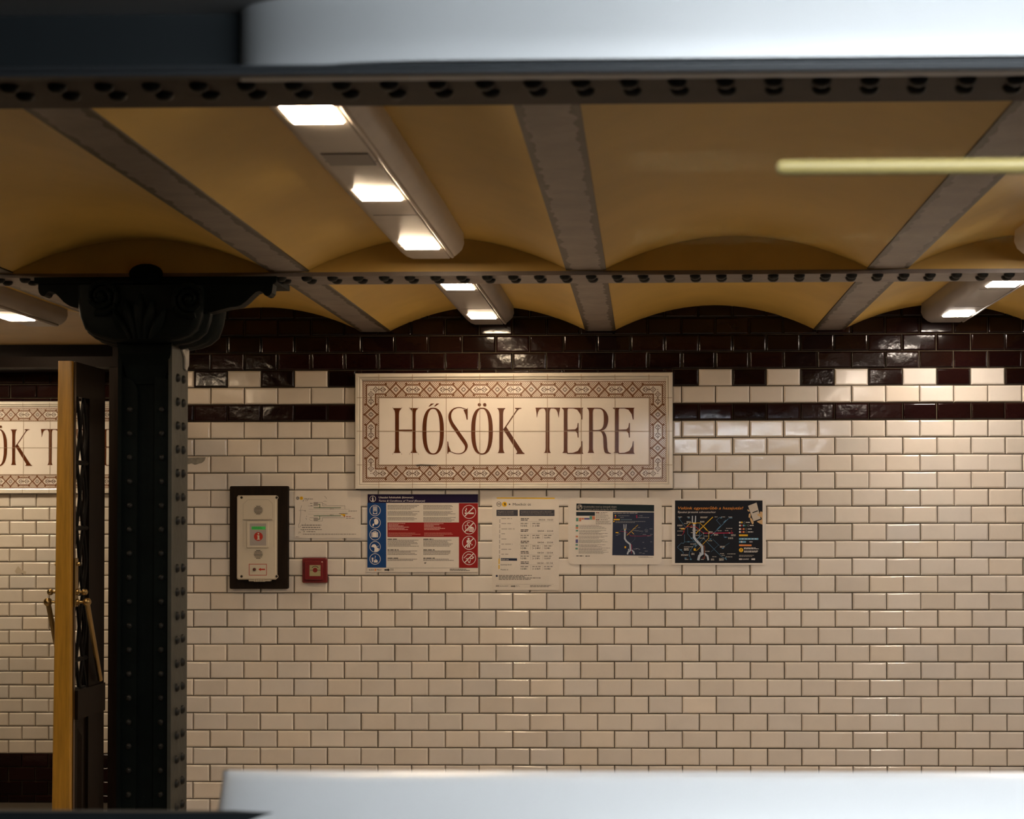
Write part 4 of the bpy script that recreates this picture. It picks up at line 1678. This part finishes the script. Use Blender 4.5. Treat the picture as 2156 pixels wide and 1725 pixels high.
for v, u0, u1 in ((524, 1140, 1360), (558, 1180, 1250), (524, 1560, 1620), (558, 1535, 1750), (636, 1085, 1680), (658, 1085, 1470)):
    f.bars(b, u0, u1, v, v + 20, 1, 9, 2, 4, (1, 1), (15, 50))
for u, v, k in ((1085, 525, 1), (1085, 556, 3), (1505, 530, 3), (1508, 560, 3), (1055, 640, 1)):
    f.disc(b, u, v, 13, 2, k)
f.rect(b, 1050, 590, 1170, 614, 2, 1)
f.rect(b, 1190, 594, 1410, 612, 2, 2)
for k in range(36):
    u, v = random.uniform(1050, 1790), random.uniform(690, 1290)
    if not 1230 < u < 1430:
        f.rect(b, u, v, u + random.uniform(30, 75), v + 8, 2, 4)
b.build('route_map', [RIVER, YEL, flat('dim_teal_ink', (.10, .14, .17)), CRIM, flat('dim_map_print', (.24, .24, .25))], mp_)
b = MB()
f.rect(b, 310, 452, 682, 528, 1, 0)
cols = [(308, 568, 354, 638, 1), (362, 570, 412, 604, 2), (364, 606, 410, 638, 2), (416, 570, 466, 604, 2), (470, 572, 572, 604, 3), (574, 535, 626, 604, 1), (628, 536, 682, 606, 2),
        (303, 708, 353, 746, 1), (302, 748, 352, 786, 2), (304, 808, 350, 838, 1), (302, 922, 346, 954, 2), (300, 994, 346, 1066, 3), (298, 1088, 344, 1118, 1), (296, 1160, 342, 1194, 1)]
for u0, v0, u1, v1, k in cols:
    f.rect(b, u0, v0, u1, v1, 1, k)
b.build('calendar_key', [flat('dark_key_ink', (.02, .028, .035)), PALEG, flat('salmon_ink', (.55, .20, .11)), flat('violet_ink', (.09, .08, .22))], e)
b = MB()
for u0, u1, v0, v1, n in ((696, 990, 488, 590, 5), (696, 1012, 632, 705, 4), (370, 1000, 712, 796, 4), (368, 1002, 812, 912, 5), (366, 970, 926, 990, 3), (364, 970, 1000, 1076, 4), (362, 915, 1098, 1152, 3), (358, 1000, 1162, 1284, 6)):
    f.bars(b, u0, u1, v0, v1, n, 8, 1, 0, (.6, 1), (15, 60))
for v in (466, 606):
    for k in range(3):
        f.disc(b, 708 + k * 25, v, 11, 1, 2 if k == 1 else 1)
    f.bars(b, 790, 930, v - 6, v + 12, 1, 12, 1, 0, (1, 1), (20, 50))
f.bars(b, 312, 460, 1314, 1332, 1, 14, 1, 1, (1, 1), (40, 90))
f.bars(b, 492, 585, 1316, 1334, 1, 14, 1, 1, (1, 1), (30, 50))
f.bars(b, 1540, 1830, 1334, 1362, 2, 7, 1, 0, (.6, 1), (15, 50))
b.build('body_text', [GRY, BLK, REDI], e)

# 5  night service poster
f0 = Flat(1400, 1030, 8.983, YW)
e, f = sheet('night_service_poster', f0, 130, 185, 1910, 1435, 'black poster with orange slogan, route map and a hand holding a phone', th=.004)
b = MB()
f.rect(b, 190, 216, 1846, 1400, 1)
bp_ = b.build('black_panel', BLKP, e)
b = MB()
f.text(b, 'Velünk egyszerűbb a hazajutás!', 250, 384, 52, 2, 0, 1480, .25, .014)
f.text(b, 'Éjszakai járataink szilveszterkor', 248, 452, 34, 2, 1, 962, 0, .012)
b.build('slogan', [flat('orange_slogan_ink', (.72, .28, .045)), WHT], bp_)
b = MB()
RV, YL, BL, RD, CR, TX, BR, OR = range(8)
for u in (520, 580):
    f.line(b, [(u, 508), (u - 2 if u < 550 else u - 6, 640)], 20, 2, RV)
f.line(b, [(552, 630), (552, 920), (590, 970), (705, 1090), (708, 1220)], 46, 2, RV)
f.line(b, [(720, 1215), (650, 1265), (630, 1348)], 44, 2, RV)
f.line(b, [(745, 1215), (805, 1270), (820, 1348)], 34, 2, RV)
f.line(b, [(664, 1195), (664, 1250)], 18, 2, RV)
f.line(b, [(905, 530), (595, 830)], 13, 4, YL)
f.line(b, [(595, 826), (595, 852)], 12, 4, YL)
f.line(b, [(380, 745), (480, 640), (660, 640), (830, 810), (830, 930), (710, 1050)], 8, 3, YL)
f.rect(b, 524, 636, 592, 658, 4, YL)
f.rect(b, 300, 742, 372, 764, 4, YL)
f.rect(b, 546, 1124, 582, 1166, 4, YL)
f.line(b, [(575, 1166), (600, 1166), (690, 1080)], 6, 3, YL)
f.line(b, [(740, 720), (795, 778)], 18, 4, YL)
f.line(b, [(350, 810), (372, 760), (410, 712), (580, 712), (728, 835)], 9, 3, RD)
f.line(b, [(728, 835), (1290, 832)], 16, 3, CR)
f.line(b, [(730, 1060), (752, 1100), (750, 1325)], 12, 3, BR)
f.line(b, [(330, 865), (370, 800)], 8, 3, CR)
for pts, w in (([(260, 550), (380, 710), (430, 740), (430, 850), (560, 1000)], 5), ([(1200, 560), (870, 890)], 8), ([(1160, 590), (1110, 635)], 18), ([(1050, 705), (985, 770)], 18), ([(1035, 530), (975, 590), (1060, 690)], 5),
               ([(658, 660), (658, 880), (460, 1200), (460, 1280)], 6), ([(700, 860), (600, 955)], 10), ([(728, 835), (735, 930), (560, 1110)], 6), ([(735, 940), (1060, 1270), (1170, 1340)], 6), ([(905, 950), (1030, 1070)], 4), ([(370, 1000), (560, 1000)], 5),
               ([(370, 860), (370, 1000), (350, 1030), (310, 1020), (235, 1100), (260, 1130), (350, 1200), (340, 1230)], 5), ([(1115, 840), (1120, 912), (1190, 912)], 5), ([(460, 1240), (490, 1325)], 5), ([(1140, 1290), (1165, 1340)], 16),
               ([(1220, 1020), (1100, 1100), (1040, 1090)], 3), ([(430, 1080), (560, 1250)], 3), ([(870, 1190), (1010, 1060)], 3)):
    f.line(b, pts, w, 3, BL)
for u, v in ((280, 543), (452, 545), (1060, 545), (1230, 545), (445, 998), (860, 948), (1145, 912), (1095, 1122), (390, 1308), (488, 1330), (580, 1070), (305, 1150), (1255, 545), (505, 930)):
    f.rect(b, u - 18, v - 9, u + 18, v + 9, 4, BL)
for u, v in ((655, 780), (728, 835), (735, 930), (920, 838), (1220, 832), (830, 835)):
    f.disc(b, u, v, 11, 5, TX)
for u0, u1, v, n in ((245, 335, 522, 1), (420, 470, 522, 1), (670, 810, 522, 2), (940, 1000, 522, 1), (1060, 1140, 522, 1), (1200, 1275, 522, 1), (410, 490, 610, 2), (665, 750, 605, 2), (365, 440, 648, 1), (235, 340, 675, 2), (270, 370, 735, 1), (235, 350, 790, 1), (232, 325, 868, 1),
                     (480, 520, 720, 1), (515, 630, 772, 1), (490, 590, 820, 1), (580, 650, 870, 1), (1155, 1285, 738, 1), (995, 1075, 785, 1), (1135, 1205, 780, 1), (835, 900, 800, 2), (925, 1010, 850, 2), (1250, 1345, 860, 2), (1195, 1290, 915, 2), (480, 600, 1035, 1), (360, 545, 1088, 1),
                     (360, 460, 1118, 3), (760, 850, 1172, 1), (1040, 1140, 1078, 2), (500, 560, 1215, 2), (305, 450, 1235, 2), (375, 450, 1326, 1), (1040, 1130, 1218, 1), (1180, 1345, 1222, 1), (1070, 1130, 1250, 1), (1150, 1285, 1278, 1), (895, 985, 1275, 1), (870, 935, 1320, 2), (1025, 1115, 1310, 3), (680, 740, 1326, 1), (745, 820, 885, 1), (815, 895, 972, 1), (655, 720, 924, 1)):
    f.bars(b, u0, u1, v, v + n * 17, n, 11, 4, TX, (.9, 1), (18, 60))
for u, v in ((355, 805), (1200, 825), (1260, 795), (725, 1305), (1270, 828), (500, 690)):
    f.disc(b, u, v, 9, 5, RD)
b.build('route_map', [RIVER, YEL, flat('map_blue_ink', (.10, .22, .34)), flat('map_red_ink', (.42, .04, .03)), CRIM, flat('map_print', (.46, .42, .37)), flat('map_brown_ink', (.22, .07, .025)), ORG], bp_)
b = MB()
for v, ks in ((632, (3, 1)), (690, (3, 4, 2, 5)), (757, (3, 6, 7)), (812, (3, 6, 7))):
    for k, c_ in enumerate(ks):
        f.disc(b, 1418 + 36 * k, v, 17, 2, {1: 1, 2: 2, 3: 0, 4: 3, 5: 4, 6: 6, 7: 5}[c_])
    uu = 1418 + 36 * len(ks) + 14
    f.ring(b, uu, v, 18, 3, 2, 7)
    f.bars(b, uu + 32, uu + 100 if v != 812 else uu + 130, v - 8, v + 8, 1, 15, 2, 0, (1, 1), (18, 40))
f.rect(b, 1402, 860, 1568, 892, 2, 1)
f.rect(b, 1402, 928, 1766, 960, 2, 2)
for k in range(5):
    f.rect(b, 1460 + k * 62, 938, 1482 + k * 62, 950, 3, 0)
f.rect(b, 1402, 985, 1532, 1016, 2, 2)
f.disc(b, 1450, 1000, 16, 3, 0)
f.bars(b, 1598, 1655, 993, 1010, 1, 14, 2, 0, (1, 1), (18, 30))
f.rect(b, 1402, 1050, 1638, 1080, 2, 5)
f.disc(b, 1440, 1155, 40, 2, 1)
f.poly(b, [(1433, 1128), (1449, 1128), (1446, 1165), (1436, 1165)], 3, 6)
f.disc(b, 1441, 1178, 6, 3, 6)
f.bars(b, 1496, 1800, 1108, 1144, 2, 11, 2, 0, (.6, 1), (20, 70))
f.bars(b, 1496, 1780, 1166, 1206, 2, 11, 2, 0, (.8, 1), (20, 70))
f.bars(b, 1402, 1690, 1250, 1286, 2, 9, 2, 7, (.7, 1), (15, 50))
f.bars(b, 1402, 1455, 1314, 1345, 1, 26, 2, 0, (1, 1), (12, 18))
f.text(b, 'BUDAPEST', 1465, 1338, 22, 2, 0, 1590, 0, .04)
f.rect(b, 1636, 1316, 1680, 1340, 2, 0)
f.disc(b, 1688, 1328, 17, 2, 0)
b.build('legend', [WHT, YEL, SKY, REDI, GRN, ORG, flat('legend_dark_red', (.20, .02, .015)), LGR], bp_)
b = MB()
f.poly(b, smooth_path([(1846, 440), (1810, 425), (1745, 478), (1760, 500), (1815, 520), (1810, 560), (1740, 610), (1790, 650), (1846, 672)], 3), 2, 0)
for pts in ([(1555, 388), (1590, 395), (1600, 425), (1570, 418)], [(1590, 470), (1615, 460), (1620, 520), (1600, 545), (1582, 530)], [(1620, 535), (1640, 560), (1675, 620), (1672, 655), (1650, 665), (1620, 600), (1610, 560)]):
    f.poly(b, smooth_path(pts + [pts[0]], 3)[:-1], 3, 0)
f.poly(b, [(1570, 318), (1735, 254), (1835, 575), (1680, 632)], 4, 2)
f.poly(b, [(1572, 318), (1733, 256), (1810, 560), (1675, 608)], 5, 1)
f.poly(b, [(1652, 440), (1755, 402), (1760, 420), (1660, 458)], 6, 2)
f.poly(b, smooth_path([(1846, 470), (1790, 462), (1745, 480), (1760, 505), (1815, 530), (1846, 540)], 3), 7, 0)
b.build('hand_with_phone', [SKIN, flat('phone_screen_print', (.52, .45, .38)), BLKP], bp_)

# ------------------------------------------------------------------ train carriage in front: panels, window seal, glass, added light tubes
YT = 2.70
car = empty('train_carriage', (0.4, YT, -.3), 'train carriage side framing the view, white panels above and below its long window', 'train')
zt0 = at(1300, 123, YT).z
XE = at(470, 60, YT).x
XS = at(420, 1680, YT).x


def plan(xa, xb, y, rx, ry, t):
    """plan of a slab whose left end curves away"""
    prof = []
    for k in range(13):
        a = math.pi / 2 * k / 12
        prof.append((xa + rx - rx * math.sin(a), y + ry - ry * math.cos(a)))
    return prof[::-1] + [(xb, y), (xb, y + ry + t), (xa, y + ry + t)]


XRt = 3.4
ZR = 2.345                   # underside of the carriage roof
b = MB()
b.loft([[(x, y, z) for x, y in plan(XE, XRt, YT, .34, .12, t)] for z, t in ((zt0, .004), (zt0 + .02, .02), (ZR, .05))], 0)
b.build('header_panel', WHITE_H, car, smooth=True, label='bright white panel above the window')
b = MB()
b.box(-2.6, XE + .2, YT + .125, YT + .150, at(300, 152, YT + .125).z, ZR, 0)
b.build('header_panel', DARK_P, car, label='dark panel above the window, left end')
b = MB()
zq = at(1300, 151, YT + .075).z
b.box(-2.6, XRt, YT + .012, YT + .042, at(1300, 150, YT + .012).z, zt0 - .001, 0, .005)
b.build('window_seal', RUBBER, car)
# white lower panel with a sloping, rounded top ledge
b = MB()
zs0 = at(1300, 1634, YT + .10).z
rings = []
for z, dy in [(-.3, 0), (zs0 - .13, 0), (zs0 - .115, .004), (zs0 - .012, .085), (zs0 - .003, .094), (zs0, .105)]:
    rings.append([(x, min(y + dy, YT + .15), z) for x, y in plan(XS, XRt, YT, .28, .07, .09)])
b.loft(rings, 0)
b.build('lower_panel', WHITE_P, car, smooth=True, label='bright white panel below the window')
b = MB()
b.box(-2.6, XS + .2, YT + .070, YT + .090, -.3, at(450, 1711, YT + .07).z, 0)
b.build('lower_panel', DARK_P, car, label='dark panel below the window, left end')
b = MB()
b.box(-2.6, XRt, YT + .165, YT + .171, at(450, 1709, YT + .13).z - .05, zq + .01, 0)
b.build('window_glass', GLASS, car)
b = MB()
b.box(-2.6, XRt, 00.2, YT + .18, ZR, ZR + .02, 0, .004)
b.build('roof', mat('grey_carriage_roof', (.30, .30, .30), .6), car)
for yt in (1.94, .95):  # unseen tubes, added above the view to brighten the white panels
    b = MB()
    b.tube([(-.04, yt, ZR - .045), (1.36, yt, ZR - .045)], .021, 0, 14)
    b.build('fill_tube', glow('cool_fill_light', (.90, .96, 1.0), TUBE_POWER), car)
# yellow reflection streak in the window glass, built as a solid rail
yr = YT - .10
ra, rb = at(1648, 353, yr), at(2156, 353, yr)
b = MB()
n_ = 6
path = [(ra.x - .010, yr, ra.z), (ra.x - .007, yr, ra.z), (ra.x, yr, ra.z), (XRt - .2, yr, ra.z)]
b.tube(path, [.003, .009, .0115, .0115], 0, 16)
b.build('streak_rail', mat('yellow_streak_paint', (.27, .21, .07), .4), car, smooth=True, label='yellow reflected light streak at the upper right, built as a rail')
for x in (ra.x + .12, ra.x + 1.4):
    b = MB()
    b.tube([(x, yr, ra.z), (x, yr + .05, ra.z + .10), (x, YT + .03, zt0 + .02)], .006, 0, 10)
    # added bracket for the streak rail, only beyond the view
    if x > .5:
        b.build('streak_bracket', RUBBER, car, smooth=True)

# lamp of the recess behind the door, out of view to the left
lr = empty('recess_lamp', (-3.75, 9.2, EYE + .93), 'flat ceiling lamp of the recess behind the door, out of view', 'lamp')
b = MB()
b.box(-3.95, -3.55, 9.05, 9.35, EYE + .93, EYE + .952, 0, .004)
b.build('housing', LAMP_GREY, lr)
b = MB()
b.box(-3.93, -3.57, 9.07, 9.33, EYE + .922, EYE + .932, 0, .002)
b.build('light_panel', glow('recess_panel_light', (1.0, .80, .55), RECESS_POWER), lr)
